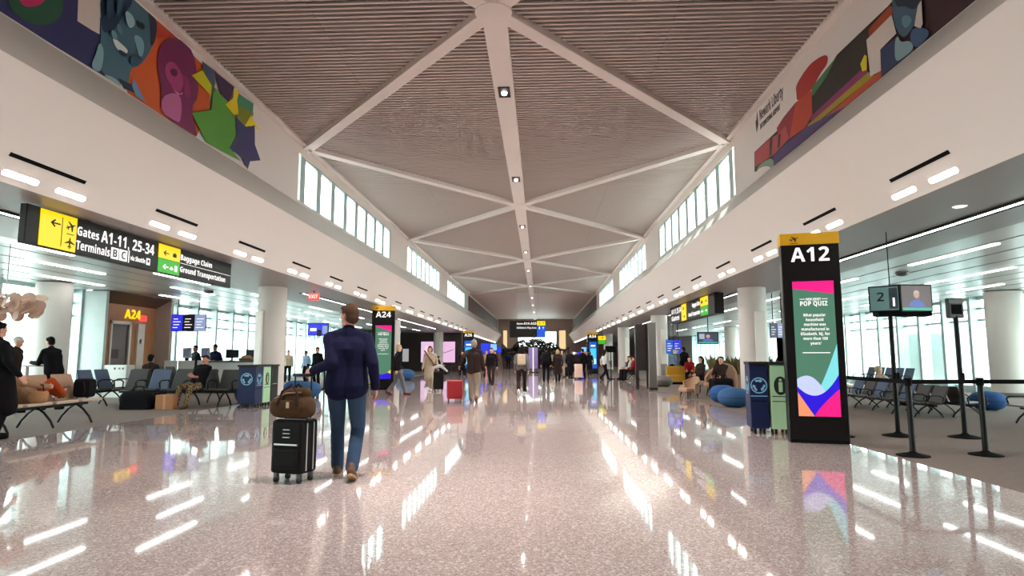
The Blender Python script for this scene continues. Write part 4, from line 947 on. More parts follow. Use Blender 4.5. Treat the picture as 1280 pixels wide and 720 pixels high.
o = suitcase('black upright suitcase with a white garment draped on its handle', Vector((-3.66, 22.3, 0)), 0.2, 0.36, 0.26, 0.72, CASEB, hh=0.9, stripes=False)
b = MB(); b.cap((-3.93, 22.3, 0.62), 0.035, (-3.84, 22.3, 0.86), 0.05); b.cap((-3.84, 22.3, 0.86), 0.05, (-3.58, 22.3, 0.92), 0.06); b.cap((-3.58, 22.3, 0.92), 0.06, (-3.36, 22.3, 0.74), 0.04)
g = D.objects.new('draped_garment', b.mesh('g')); COL.objects.link(g); 
for pth in ('r',):
    m_ = g.modifiers.new('r', 'REMESH'); m_.mode = 'VOXEL'; m_.voxel_size = 0.015
g.data.materials.append(CWH); tag(g, 'white garment draped over the handle of the black upright suitcase', 'garment')
person('woman with a pale backpack and dark trousers walking away in mid-hall', Vector((-0.62, 20.9, 0)), h=1.66, face=0, top=CGR, bottom=CDK, shoe=SHW, hair=HK, hairkind='long', **WALK_R)
o = thing('backpack', 'small pale backpack on the back of the woman in mid-hall', 'backpack', (-0.62, 20.74, 0.98))
t = MB(); t.bb((-0.14, -0.11, 0), (0.14, 0.0, 0.36)); t.build('body', CBEI, o, bevel=0.05); t = MB(); t.bb((-0.10, -0.15, 0.04), (0.10, -0.1, 0.18)); t.build('pocket', CBEI, o, bevel=0.02)
t = MB(); t.tube([(-0.09, 0.0, 0.34), (-0.11, 0.16, 0.46), (-0.12, 0.27, 0.36)], 0.018); t.tube([(0.09, 0.0, 0.34), (0.11, 0.16, 0.46), (0.12, 0.27, 0.36)], 0.018); t.build('straps', CDK, o, smooth=True)
o = thing('backpack', 'bulky black backpack on the back of the person in all black in mid-hall', 'backpack', (0.28, 30.4, 1.0))
t = MB(); t.bb((-0.17, -0.2, 0), (0.17, -0.03, 0.45)); t.build('body', CK, o, bevel=0.06)
far = [
 ('person in all black walking away right of the woman with the pale backpack', (0.29, 30.6), 0, 1.78, CK, 'jacket', CK, HK, 'short', WALK_L),
 ('person in dark grey walking away beside the person in all black', (0.88, 30.9), 4, 1.66, CDK, 'coat', CK, HBL, 'bob', WALK_R),
 ('person in pale shirt facing us beyond the couple in black', (1.35, 38.2), 180, 1.72, CGR, 'shirt', KHA, HK, 'short', WALK_L),
 ('person in olive jacket farther along the hall centre', (1.95, 44.5), 10, 1.75, COL_, 'jacket', KHA, HB, 'short', WALK_R),
 ('person in black beside the pale pink suitcase', (2.45, 35.6), 30, 1.74, CK, 'jacket', CK, HK, 'short', dict()),
 ('person in black coat standing left of the pale pink suitcase', (1.75, 36.2), -30, 1.70, CK, 'coat', CK, HB, 'short', dict()),
 ('woman with black hair in a white top and black trousers near the far blue totem', (3.5, 33.9), -70, 1.68, CWH, 'shirt', CK, HK, 'long', WALK_L),
 ('person in a maroon top in the distance on the left', (-3.5, 48.5), 170, 1.72, CMAR, 'shirt', CGR, HB, 'short', WALK_R),
 ('person in black jacket just right of the man in khaki trousers', (-2.15, 27.5), 175, 1.70, CK, 'jacket', CDK, HB, 'short', WALK_L),
 ('distant person in tan jacket walking along the left shops', (-3.2, 37.0), 180, 1.70, CTAN, 'jacket', CK, HB, 'bob', WALK_R),
 ('distant person in grey coat near the green planting', (-2.4, 62.0), 0, 1.74, CGR, 'coat', CK, HK, 'short', WALK_L),
 ('distant person in blue shirt near the far planting on the right', (2.3, 60.0), 180, 1.74, CBL, 'shirt', CNAVY, HB, 'short', WALK_R),
 ('distant person in beige walking in the far centre right', (1.05, 55.0), 0, 1.70, CBEI, 'jacket', CK, HB, 'bob', WALK_L),
 ('distant person in black by the far left shops', (-4.3, 55.0), 180, 1.75, CK, 'jacket', CK, HK, 'short', WALK_R),
]
for lab, (x, y), f, hh, tm, tk, bm, hm, hk, pose in far:
    person(lab, (x, y, 0), face=f, h=hh, top=tm, topkind=tk, bottom=bm, hair=hm, hairkind=hk, vox=0.014, **pose)

crowd = [(-4.9, 39.0, 175, CK, CK, 'short', 'distant person in black by the left carpet edge past the first totem'), (-4.5, 42.0, 185, CDK, CNAVY, 'bob', 'distant person in dark brown jacket left of the far blue screens'), (-2.9, 57.0, 0, CNAVY, CK, 'short', 'distant person in navy walking toward the planting on the left'), (-1.6, 54.0, 175, CK, CDK, 'long', 'distant long-haired person in black left of the purple banner'),
 (1.6, 49.0, 5, CK, CK, 'short', 'distant person in black right of the purple banner'), (2.9, 50.0, 185, CDK, CK, 'short', 'distant person in dark brown jacket near the far blue totem'), (3.3, 41.5, 0, CK, CDK, 'bob', 'person in black walking just before the far blue totem'), (0.4, 57.0, 180, CGR, CNAVY, 'short', 'distant person in grey at the foot of the planting'), (2.0, 53.0, 0, CMAR, CK, 'short', 'distant person in maroon right of centre'), (-5.2, 50.0, 0, COL_, CK, 'short', 'distant person in olive close to the far left totem')]
for i, (x, y, f, tm, bm, hk, lab) in enumerate(crowd): person(lab, (x, y, 0), face=f, h=1.66+0.02*(i % 6), top=tm, topkind='jacket' if i % 3 else 'coat', bottom=bm, hair=HK if i % 2 else HB, hairkind=hk, vox=0.016, **(WALK_L if i % 2 else WALK_R))
suitcase('pale pink suitcase standing by the person in black, far right of centre', Vector((2.16, 35.1, 0)), 0.1, 0.42, 0.28, 0.85, smat('case_pink', 226, 190, 176, rough=0.4), hh=1.1, stripes=False)
suitcase('black suitcase beside the far person in pale shirt', Vector((1.75, 38.3, 0)), 0.1, 0.42, 0.28, 0.62, CASEB, hh=1.0, stripes=False)
# ---------------------------------------------------------------- seats
def tandem(label, loc, rz, n, mats, scale=1.0, arms=True, group=None, pan=None, back=True, pm=None):
    """a row of n seats along x, facing -y"""
    o = thing('seat_row', label, 'seats', loc, rz, group, scale); p = 0.62; x0 = -(n-1)*p/2
    b = MB(); b.bb((x0-0.28, 0.0, 0.33), (-x0+0.28, 0.07, 0.385)); b.build('beam', BLACK, o)
    for i in range(n):
        x = x0+i*p; m = mats[i % len(mats)]
        b = MB(); b.add([(x-0.27, -0.30, 0.41), (x+0.27, -0.30, 0.41), (x+0.27, 0.20, 0.385), (x-0.27, 0.20, 0.385), (x-0.27, -0.30, 0.465), (x+0.27, -0.30, 0.465), (x+0.27, 0.20, 0.43), (x-0.27, 0.20, 0.43)],
            [(0, 3, 2, 1), (4, 5, 6, 7), (0, 1, 5, 4), (1, 2, 6, 5), (2, 3, 7, 6), (3, 0, 4, 7)]); b.build('seat', pm or m, o, bevel=0.02)
        if back:
            b = MB(); y0, y1 = 0.19, 0.36; b.add([(x-0.265, y0, 0.43), (x+0.265, y0, 0.43), (x+0.265, y0+0.05, 0.43), (x-0.265, y0+0.05, 0.43), (x-0.25, y1, 0.92), (x+0.25, y1, 0.92), (x+0.25, y1+0.04, 0.92), (x-0.25, y1+0.04, 0.92)],
                [(0, 3, 2, 1), (4, 5, 6, 7), (0, 1, 5, 4), (1, 2, 6, 5), (2, 3, 7, 6), (3, 0, 4, 7)]); b.build('backrest', m, o, bevel=0.025)
    if arms:
        for i in range(n+1):
            x = x0-p/2+i*p; b = MB(); b.tube([(x, 0.18, 0.42), (x, 0.2, 0.60), (x, 0.1, 0.655), (x, -0.16, 0.655), (x, -0.24, 0.60), (x, -0.2, 0.44)], 0.016); b.build('armrest', BLACK, o, smooth=True)
    nl = max(2, (n+1)//2+1)
    for i in range(nl):
        x = x0+(-x0*2)*i/(nl-1); b = MB()
        for s_ in (-1, 1):
            pts = [(x, 0.03+s_*0.02, 0.35), (x, 0.03+s_*0.14, 0.27), (x, 0.03+s_*0.27, 0.13), (x, 0.03+s_*0.33, 0.02)]; b.tube(pts, 0.02)
        b.build('leg', BLACK, o, smooth=True)
    return o
# left, near gate A24: one row faces us, one row faces the hall, a bench row at the left edge
tandem('row of dark and blue seats facing us where the man in camo trousers slumps', (-9.26, 15.5, 0), 0, 5, [SEATD, SEATB, SEATD, SEATD, SEATD], pm=SEATD)
tandem('row of blue-grey seats facing the hall left of the dark seats before gate A24', (-11.33, 15.75, 0), math.radians(90), 2, [SEATB], pm=SEATD)
tandem('back-to-back seat row behind the man in camo trousers', (-10.0, 17.0, 0), PI, 4, [SEATD], pm=SEATD)
tandem('tan bench row at the left edge holding the person in orange trousers', (-8.85, 10.65, 0), math.radians(90), 4, [TANL], pm=smat('bench_pale', 196, 170, 150, rough=0.5), arms=False)
tandem('far left row of dark seats beyond the blue seats', (-12.4, 20.6, 0), math.radians(90), 2, [SEATD])
# right, along the windows
tandem('long row of dark and blue seats along the right gate facing the hall', (8.02, 15.0, 0), math.radians(-90), 7, [SEATB, SEATD, SEATB, SEATD, SEATB, SEATD, SEATD], scale=0.88, pm=SEATD).scale.z = 0.70
tandem('back-to-back row behind the long right row, facing the windows', (8.85, 15.0, 0), math.radians(90), 7, [SEATD], scale=0.88).scale.z = 0.70
tandem('row of dark seats at the right edge of view beside the blue pouf', (9.25, 11.7, 0), math.radians(-90), 3, [SEATD], scale=0.9, pm=smat('seat_pale_top', 120, 112, 108, rough=0.35)).scale.z = 0.75
tandem('farther right row of blue seats by the window wall', (12.0, 22.5, 0), math.radians(-90), 5, [SEATB], scale=0.95)
# poufs
def pouf(label, loc, r, hgt, m=BLUEF):
    b = MB(); n = 12; prof = []
    for i in range(n+1): a = -PI/2+PI*i/n; prof.append((r*(abs(math.cos(a))**0.7), hgt/2+hgt/2*math.sin(a)))
    b.lathe(prof, seg=32); b2 = MB(); 
    o = thing('pouf', label, 'pouf', loc); b.build('cushion', m, o, smooth=True)
    b2.lathe([(r*1.003, hgt/2-0.012), (r*1.008, hgt/2), (r*1.003, hgt/2+0.012)], seg=32); b2.build('seam', smat('seam_dark', 40, 60, 90, rough=0.8), o, smooth=True); return o
pouf('round blue pouf behind its twin, left of the right round column', (5.02, 17.4, 0), 0.36, 0.48, smat('blue_pouf_bright', 34, 82, 140, rough=0.85))
pouf('round dusty-blue pouf in front, at the foot of the right column', (4.86, 15.9, 0), 0.40, 0.48)
pouf('blue pouf left of the navy recycling bin', (-7.86, 16.45, 0), 0.34, 0.60, smat('navy_pouf', 36, 52, 92, rough=0.85))
pouf('blue pouf just behind the left bins and the man', (-7.15, 18.9, 0), 0.40, 0.5)
pouf('brighter blue pouf behind the left bins, touching the round column', (-7.75, 19.5, 0), 0.40, 0.5, MATS['blue_pouf_bright'])
pouf('grey pouf at the foot of the second right column', (5.2, 26.6, 0), 0.40, 0.46, GREYF)
pouf('blue pouf behind the blond woman on the left', (-7.2, 33.0, 0), 0.5, 0.6)
pouf('bright blue pouf near the right edge by the window seats', (10.6, 15.3, 0), 0.38, 0.44, MATS['blue_pouf_bright'])
# ---------------------------------------------------------------- queue posts and display poles on the right
def post(label, loc, h=0.98):
    o = thing('queue_post', label, 'queue barrier', loc)
    b = MB(); b.lathe([(0.19, 0.0), (0.19, 0.012), (0.05, 0.045), (0.036, 0.06)], seg=28); b.build('base', BLACKM, o, smooth=True)
    b = MB(); b.cap((0, 0, 0.05), 0.034, (0, 0, h-0.09), 0.034, None, 18, flat=True); b.build('post', BLACK, o, smooth=True)
    b = MB(); b.cap((0, 0, h-0.10), 0.042, (0, 0, h), 0.042, None, 18, flat=True); b.build('belt_head', BLACKM, o, smooth=True); return o
a1, a2, a3, a4 = Vector((4.72, 8.22, 0)), Vector((5.69, 8.33, 0)), Vector((4.75, 10.15, 0)), Vector((7.7, 8.3, 0))
post('black queue post nearest the A12 totem, front pair left', a1); post('black queue post in the front pair, right one', a2); post('black queue post mostly hidden behind the A12 totem', a3); post('black queue post beyond the right edge of view holding the belt', a4)
def belt(label, p, q):
    b = MB(); b.bar(p+Vector((0, 0, 0.93)), q+Vector((0, 0, 0.93)), 0.006, 0.055); d = (q-p).normalized()
    tag(b.build('barrier_belt', BLACKM), label, 'queue belt')
e = lambda p, q: (p+(q-p).normalized()*0.043, q-(q-p).normalized()*0.043)
belt('black belt between the two front queue posts', *e(a1, a2)); belt('black belt from the left front post back to the totem', *e(a1, a3)); belt('black belt running off to the right edge', *e(a2, a4))
# display pole with two screens
pp = Vector((5.68, 10.25, 0))
def polebase(o, h, r=0.035):
    b = MB(); b.lathe([(0.23, 0.0), (0.23, 0.012), (0.06, 0.05), (0.04, 0.07)], seg=28); b.build('base', BLACKM, o, smooth=True)
    b = MB(); b.cap((0, 0, 0.05), r, (0, 0, h), r, None, 16, flat=True); b.build('pole', BLACK, o, smooth=True)
o = thing('display_pole', 'black pole carrying two angled screens by the right gate', 'display stand', pp); polebase(o, 1.92)
b = MB(); b.bb((-0.22, -0.08, 1.9), (0.62, 0.12, 1.98)); b.build('bracket', BLACKM, o, bevel=0.01)
b = MB(); b.bar((-0.02, -0.09, 0.94), (0.02, -0.09, 0.94), 0.05, 0.12); b.build('belt_head', BLACKM, o)
def screen_box(root, name, O, R, w, h, m, t=0.05, frame=0.02):
    R = Vector(R).normalized(); N = R.cross(UZ); b = MB(); b.prism([(-frame, -frame), (w+frame, -frame), (w+frame, h+frame), (-frame, h+frame)], Vector(O)-N*t, R, UZ, t); f = b.build(name, BLACK, root)
    b = MB(); b.prism([(0, 0), (w, 0), (w, h), (0, h)], O, R, UZ, 0.003); s_ = b.build('display', m, f); return f
def shape(f, name, m, O, R, pts, l): b = MB(); b.prism(pts, O, Vector(R).normalized(), UZ, 0.002, None, lift=l); return b.build(name, m, f)
Ra = Vector((0.36, -0.26, 0)).normalized(); Oa = Vector((-0.24, 0.12, 2.0)); SG = glow('screen_tealgrey', 96, 128, 124, 0.8)
f = screen_box(o, 'screen', Oa, Ra, 0.40, 0.38, SG); text('screen_text', '2', smat('screen_ink', 20, 30, 30, rough=0.5), f, Oa+Ra*0.10+Vector((0, 0, 0.15)), Ra, UZ, 0.14, bold=0.02, depth=0.006)
shape(f, 'screen_shape', glow('screen_darkteal', 40, 56, 60, 0.6), Oa, Ra, [(0.27, 0.02), (0.39, 0.02), (0.39, 0.36), (0.27, 0.36)], 0.003); shape(f, 'screen_shape', WGL, Oa, Ra, [(0.32, 0.06), (0.35, 0.06), (0.35, 0.2), (0.32, 0.2)], 0.006)
Rb = Vector((1, 0.12, 0)).normalized(); Ob = Vector((0.13, -0.12, 1.99)); TVB = glow('tv_grey', 112, 96, 96, 0.8)
f = screen_box(o, 'screen', Ob, Rb, 0.50, 0.40, TVB)
HEADP = [(0.5+0.10*math.cos(2*PI*i/16), 0.62+0.15*math.sin(2*PI*i/16)) for i in range(16)]
def tvman(f, O, R, w, h, bust=True):
    sk = glow('tv_skin', 214, 160, 140, 0.9); sh = glow('tv_blue', 90, 110, 190, 0.9); gr = glow('tv_banner', 70, 180, 150, 1.0)
    shape(f, 'screen_shape', sh, O, R, [(x*w, y*h) for x, y in ((0.22, 0.14), (0.78, 0.14), (0.74, 0.30), (0.56, 0.44), (0.44, 0.44), (0.26, 0.30))], 0.004)
    shape(f, 'screen_shape', sk, O, R, [(x*w, (y+0.02)*h) for x, y in HEADP], 0.006)
    shape(f, 'screen_shape', glow('tv_hair', 200, 190, 186, 0.9), O, R, [(x*w, (0.70+(y-0.62)*0.75)*h) for x, y in HEADP if y > 0.6], 0.008)
    shape(f, 'screen_shape', gr, O, R, [(0, 0), (w, 0), (w, 0.11*h), (0, 0.11*h)], 0.008)
tvman(f, Ob, Rb, 0.50, 0.40)
b = MB(); b.cap((0.05, 0.05, 1.95), 0.008, (0.05, 0.05, ZS+0.02), 0.008, None, 8, flat=True); b.build('ceiling_cable', BLACK, o)
o = thing('display_pole', 'black pole with a small scanner screen turned away, right of the twin screens', 'display stand', (6.61, 10.1, 0), 0.1); polebase(o, 1.9)
b = MB(); b.bb((-0.13, -0.03, 1.86), (0.13, 0.05, 2.18)); f = b.build('device', smat('device_grey', 62, 58, 58, rough=0.4), o, bevel=0.02); b = MB(); b.bb((-0.09, -0.034, 1.92), (0.09, -0.028, 2.08)); b.build('device_plate', BLACKM, f)
b = MB(); b.bb((-0.12, -0.04, 2.1), (0.12, -0.028, 2.16)); b.build('device_label', smat('label_grey', 120, 116, 112, rough=0.5), f)
b = MB(); b.bar((-0.02, -0.04, 0.94), (0.02, -0.04, 0.94), 0.05, 0.12); b.build('belt_head', BLACKM, o)
# hanging TVs and flight screens
def hang_tv(label, px0, py0, px1, py1, Y, kind):
    a = on_y(px0, py1, Y); c = on_y(px1, py0, Y); w, h = c.x-a.x, c.z-a.z
    o = thing('hanging_screen', label, 'screen', (a.x, Y, a.z))
    if kind == 'tv':
        f = screen_box(o, 'screen', (0, 0, 0), RX, w, h, glow('tv_dark', 60, 60, 80, 0.9), frame=0.03); tvman(f, Vector((0, 0, 0)), RX, w, h)
        shape(f, 'screen_shape', glow('tv_inset', 170, 180, 200, 1.0), Vector((0, 0, 0)), RX, [(0.05*w, 0.4*h), (0.32*w, 0.4*h), (0.32*w, 0.9*h), (0.05*w, 0.9*h)], 0.005)
        b = MB(); b.cap((w/2, -0.03, h+0.02), 0.015, (w/2, -0.03, ZS+0.03-a.z), 0.015, None, 8, flat=True); b.build('hanger_rod', BLACK, o)
    else:
        n = kind[0]; ws = w/n
        for i in range(n):
            m = kind[1][i]; f = screen_box(o, 'screen', (i*ws+0.01, 0, 0), RX, ws-0.02, h, m, frame=0.008)
            for q in range(4): shape(f, 'screen_text', WGL, Vector((i*ws+0.01, 0, 0)), RX, [(ws*(0.12+0.05*(q % 2)), h*(0.2+q*0.17)), (ws*(0.55+0.12*((q+i) % 3)), h*(0.2+q*0.17)), (ws*(0.55+0.12*((q+i) % 3)), h*(0.24+q*0.17)), (ws*(0.12+0.05*(q % 2)), h*(0.24+q*0.17))], 0.004)
        b = MB()
        for x in (0.2*w, 0.8*w): b.cap((x, -0.03, h), 0.015, (x, -0.03, ZS+0.03-a.z), 0.015, None, 8, flat=True)
        b.build('hanger_rod', BLACK, o)
    return o
SB = glow('flight_blue', 40, 50, 220, 1.1); SK = glow('flight_black', 24, 24, 34, 0.6); SP = glow('flight_pale', 150, 166, 206, 0.95)
hang_tv('hanging television showing a speaker, right of the far overhead sign', 873, 416, 897, 429, 22.5, 'tv')
hang_tv('triple flight screens hanging right of the gate A24 portal', 213.5, 393, 258, 414, 22.0, (3, [SB, SK, SP]))
SB2 = glow('flight_azure', 40, 90, 200, 1.1); SD = glow('flight_slate', 90, 96, 120, 0.8)
hang_tv('blue flight screens beside the second right column', 833, 425, 851, 442, 30.0, (2, [SB2, SB]))
hang_tv('blue and grey flight screen between the right column and A12 totem', 963, 404, 980, 422, 20.5, (2, [SD, SP]))
hang_tv('small dark flight screen below the blue pair', 840, 436, 849, 443, 29.5, (1, [SD]))
# left display pole behind the man's arm
c = P3(405, 487)
o = thing('display_pole', 'black pole with blue boarding screens behind the man in the navy jacket', 'display stand', (c.x, c.y, 0)); polebase(o, 2.1)
a = on_y(386, 419, c.y); e2 = on_y(411, 404.5, c.y); Oq = Vector((a.x-c.x, -0.08, a.z)); w, h = e2.x-a.x, e2.z-a.z
f = screen_box(o, 'screen', Oq, RX, w, h, SB); shape(f, 'screen_shape', WGL, Oq, RX, [(0.1*w, 0.35*h), (0.42*w, 0.35*h), (0.42*w, 0.6*h), (0.1*w, 0.6*h)], 0.004); shape(f, 'screen_shape', SP, Oq, RX, [(0.72*w, 0.1*h), (0.97*w, 0.1*h), (0.97*w, 0.8*h), (0.72*w, 0.8*h)], 0.004); shape(f, 'screen_shape', SK, Oq, RX, [(0.45*w, -0.1*h), (0.68*w, -0.1*h), (0.68*w, 0.45*h), (0.45*w, 0.45*h)], 0.008)
# EXIT sign on the left soffit
p = on_z(392, 368, ZS-0.12); o = thing('exit_sign', 'red glowing exit sign under the left soffit past the overhead sign', 'sign', (p.x, p.y, ZS-0.30))
b = MB(); b.bb((-0.17, 0, 0), (0.17, 0.05, 0.22)); b.build('housing', MATS['exit_housing'], o); b = MB(); b.cap((0, 0.025, 0.22), 0.015, (0, 0.025, 0.299), 0.015, None, 8, flat=True); b.build('stem', BLACK, o)
text('letters', 'EXIT', WGL, o, (0, -0.002, 0.06), RX, UZ, 0.11, width=0.27, align='CENTER', bold=0.02)
# ---------------------------------------------------------------- left edge
person('standing person in long black coat cut off by the left edge', (-8.34, 9.2, 0), face=-20, h=1.84, roll=-13, top=CK, topkind='coat', bottom=CK, hair=HK, fat=1.42, lh=(-0.34, 0.1, 0.95), rh=(0.36, 0.1, 0.93), vox=0.012)
person('person in orange trousers and tan jacket reclining along the tan bench', (-8.84, 10.45, 0.0), face=0, h=1.66, hip=0.585, lean=-52, lf=(-0.09, 0.80, 0.60), rf=(0.10, 0.66, 0.62), lh=(-0.16, 0.12, 0.80), rh=(0.2, 0.2, 0.78), kneepole=(0, 0.2, 1), toeL=-1.1, toeR=-1.1, top=CTAN, bottom=COR, shoe=SHB, hair=HB, skin=SKINL, fat=1.15, vox=0.012)
b = MB(); b.bb((-0.16, -0.15, 0), (0.16, 0.15, 0.36)); o = thing('backpack', 'black backpack at the far end of the tan bench', 'backpack', (-8.82, 11.70, 0.47), 0.2); b.build('body', CK, o, bevel=0.07)
b = MB(); b.tube([(0.05, -0.16, 0.3), (0.1, -0.2, 0.15), (0.06, -0.16, 0.04)], 0.015); b.build('strap', CDK, o, smooth=True)
o = thing('woven_bag', 'small tan woven bag on the front edge of the tan bench', 'bag', (-8.62, 10.35, 0.47))
b = MB(); b.lathe([(0.10, 0), (0.14, 0.05), (0.15, 0.16), (0.13, 0.19)], seg=24); b.build('body', smat('wicker', 170, 122, 84, rough=0.8, var=0.3, scale=40, bump=0.4), o, smooth=True)
b = MB(); b.tube([(-0.1, 0, 0.18), (-0.07, 0, 0.3), (0.07, 0, 0.3), (0.1, 0, 0.18)], 0.01); b.build('handle', CDK, o, smooth=True)
person('person in a white cap and dark jacket near the left windows', (-11.78, 13.4, 0), face=-70, h=1.74, top=CDK, bottom=CK, hair=CWH, hairkind='cap', vox=0.012)
person('man in black jacket leaning left over a high white table', (-11.56, 14.3, 0), face=80, h=1.80, hip=0.90, lean=16, lf=(-0.12, 0.10, 0.085), rf=(0.14, -0.12, 0.085), lh=(-0.16, 0.50, 1.10), rh=(0.12, 0.52, 1.10), top=CK, bottom=CK, hair=HK, skin=SKINR, fat=1.22, vox=0.012, curl=0.3)
o = thing('high_table', 'high white table under the arm of the man in black jacket', 'table', (-12.2, 14.25, 0))
b = MB(); b.lathe([(0.36, 1.02), (0.36, 1.055)], seg=32); b.build('table_top', smat('white_laminate', 232, 230, 226, rough=0.3), o, smooth=True); b = MB(); b.cap((0, 0, 0.03), 0.04, (0, 0, 1.02), 0.04, None, 14, flat=True); b.build('post', STEEL, o, smooth=True); b = MB(); b.lathe([(0.26, 0), (0.26, 0.02), (0.04, 0.04)], seg=24); b.build('base', STEEL, o, smooth=True)
# hanging cloud of copper discs
o = thing('disc_pendant', 'hanging cluster of round copper-coloured discs at the upper left edge', 'hanging sculpture', (-9.95, 11.0, 2.2))
COPP = smat('copper_disc', 214, 176, 156, rough=0.45, var=0.08); rng = random.Random(3)
b = MB(); b.tube([(0, 0, 0.1), (0, 0, ZS+0.03-2.2)], 0.008); b.tube([(-0.5, 0, 0.12), (0.5, 0, 0.12)], 0.012); b.tube([(-0.3, -0.3, 0.12), (0.3, 0.3, 0.12)], 0.01); b.tube([(-0.3, 0.3, 0.12), (0.3, -0.3, 0.12)], 0.01); b.build('frame', STEEL, o, smooth=True)
for i in range(64):
    a = rng.uniform(0, 2*PI); rr = 0.66*math.sqrt(rng.random()); x, y = rr*math.cos(a), rr*math.sin(a)*0.7; z = rng.uniform(-0.22, 0.30)*(1-0.5*(rr/0.66)**2)-0.02
    b = MB(); M = Matrix.Translation((x, y, z)) @ Matrix.Rotation(rng.uniform(-0.5, 0.6)+0.95, 4, 'X') @ Matrix.Rotation(rng.uniform(-0.6, 0.6), 4, 'Y')
    b.lathe([(0.098, -0.006), (0.102, 0.0), (0.098, 0.006)], seg=20, M=M); b.build('disc', COPP, o, smooth=True)
# left gate: slumped man, bags, people behind
person('man in camo trousers and black top slumped asleep in the dark seats', (-8.64, 15.32, 0), face=172, h=1.78, hip=0.53, lean=-24, lf=(-0.18, 0.60, 0.085), rf=(0.16, 0.50, 0.085), lh=(-0.02, 0.16, 0.76), rh=(0.04, 0.18, 0.78), nod=-10, top=CK, topkind='tee', bottom=CCAM, shoe=SHB, hair=CDK, hairkind='cap', skin=SKINR, fat=1.12, vox=0.011, eyes=True)
b = MB(); b.cap((-0.22, 0, 0.24), 0.21, (0.2, 0, 0.22), 0.2); b.bb((-0.34, -0.2, 0.0), (0.34, 0.2, 0.2)); o = thing('travel_bag', 'big black travel bag on the carpet before the dark seats', 'bag', (-9.67, 14.62, 0), 0.1)
ob = b.build('body', CK, o); r_ = ob.modifiers.new('r', 'REMESH'); r_.mode = 'VOXEL'; r_.voxel_size = 0.025; s_ = ob.modifiers.new('s', 'SMOOTH'); s_.iterations = 4; s_.factor = 0.5
b = MB(); b.tube([(-0.15, -0.02, 0.44), (-0.1, -0.02, 0.54), (0.1, -0.02, 0.54), (0.15, -0.02, 0.42)], 0.014); b.build('handle', CDK, o, smooth=True)
o = thing('cardboard_box', 'tan cardboard box on the carpet between the black bag and the camo trousers', 'box', (-9.0, 14.7, 0), 0.15)
b = MB(); b.bb((-0.2, -0.17, 0), (0.2, 0.17, 0.34)); b.build('carton', smat('cardboard', 176, 122, 84, rough=0.85), o, bevel=0.004); b = MB(); b.bb((-0.03, -0.171, 0.0), (0.03, 0.171, 0.342)); b.build('tape', smat('tape_tan', 196, 150, 110, rough=0.4), o)
person('dark-haired seated person seen from behind in the back-to-back row', (-10.93, 17.02, 0), face=0, h=1.74, top=CDK, bottom=CK, hair=HK, skin=SKINL, vox=0.013, **SIT)
# gate A24 podium
o = thing('gate_podium', 'white boarding counter with dark top by the left windows', 'counter', (-10.6, 21.8, 0))
b = MB(); b.bb((-1.15, -0.3, 0), (1.15, 0.3, 1.06)); b.build('body', smat('white_counter', 214, 214, 210, rough=0.4), o, bevel=0.01); b = MB(); b.bb((-1.2, -0.36, 1.06), (1.2, 0.36, 1.11)); b.build('counter_top', smat('dark_counter', 60, 48, 44, rough=0.4), o, bevel=0.008); b = MB(); b.bb((-1.1, -0.305, 0.0), (1.1, -0.295, 0.1)); b.build('kick_plate', DSTEEL, o)
def monitor(label, loc, rz, w=0.42, h=0.30):
    o = thing('counter_monitor', label, 'monitor', loc, rz); b = MB(); b.bb((-w/2, -0.02, 0.1), (w/2, 0.02, 0.1+h)); b.build('panel', BLACK, o, bevel=0.006); b = MB(); b.bb((-0.03, -0.0, 0.02), (0.03, 0.04, 0.2)); b.build('arm', BLACKM, o); b = MB(); b.bb((-0.1, -0.08, 0), (0.1, 0.08, 0.02)); b.build('foot', BLACKM, o, bevel=0.004)
    b = MB(); b.bb((-w/2+0.02, 0.02, 0.12), (w/2-0.02, 0.023, 0.08+h)); b.build('display', SK, o)
monitor('black monitor on the left half of the boarding counter', (-11.05, 21.8, 1.11), 0.5); monitor('black monitor on the right half of the boarding counter', (-10.35, 21.8, 1.11), 1.1)
b = MB(); b.cap((-0.25, 0, 0.05), 0.05, (0.25, 0, 0.06), 0.06); b.ell((0, 0, 0.11), (0.2, 0.12, 0.09)); o = tag(b.build('folded_coat', CTAN, smooth=True), 'tan bundle lying on the boarding counter', 'bundle'); o.location = (-10.45, 21.68, 1.112); 
person('agent in dark jacket and beanie behind the boarding counter', (-12.3, 23.0, 0), face=170, h=1.74, top=CNAVY, bottom=CK, hair=HK, hairkind='beanie', skin=SKIND, vox=0.013)
person('second agent in black behind the small scanner by the window', (-13.4, 23.6, 0), face=150, h=1.72, top=CK, bottom=CK, hair=HK, skin=SKIND, vox=0.013)
for i, (px, lab) in enumerate(((234, 'pale boarding scanner on a black post, left one'), (257, 'pale boarding scanner on a black post, right one before the agent in beanie'))):
    c = on_y(px, 440, 22.4); o = thing('boarding_scanner', lab, 'scanner', (c.x, 22.4, 0))
    b = MB(); b.bb((-0.06, -0.03, 0.02), (0.06, 0.03, 1.2)); b.build('post', BLACK, o); b = MB(); b.bb((-0.2, -0.2, 0), (0.2, 0.2, 0.025)); b.build('base', BLACKM, o); b = MB(); b.bb((-0.15, -0.05, 1.2), (0.15, 0.05, 1.58)); f = b.build('head', smat('scanner_grey', 150, 152, 156, rough=0.4), o, bevel=0.02); b = MB(); b.bb((-0.09, -0.056, 1.28), (0.09, -0.05, 1.5)); b.build('plate', SD, f)
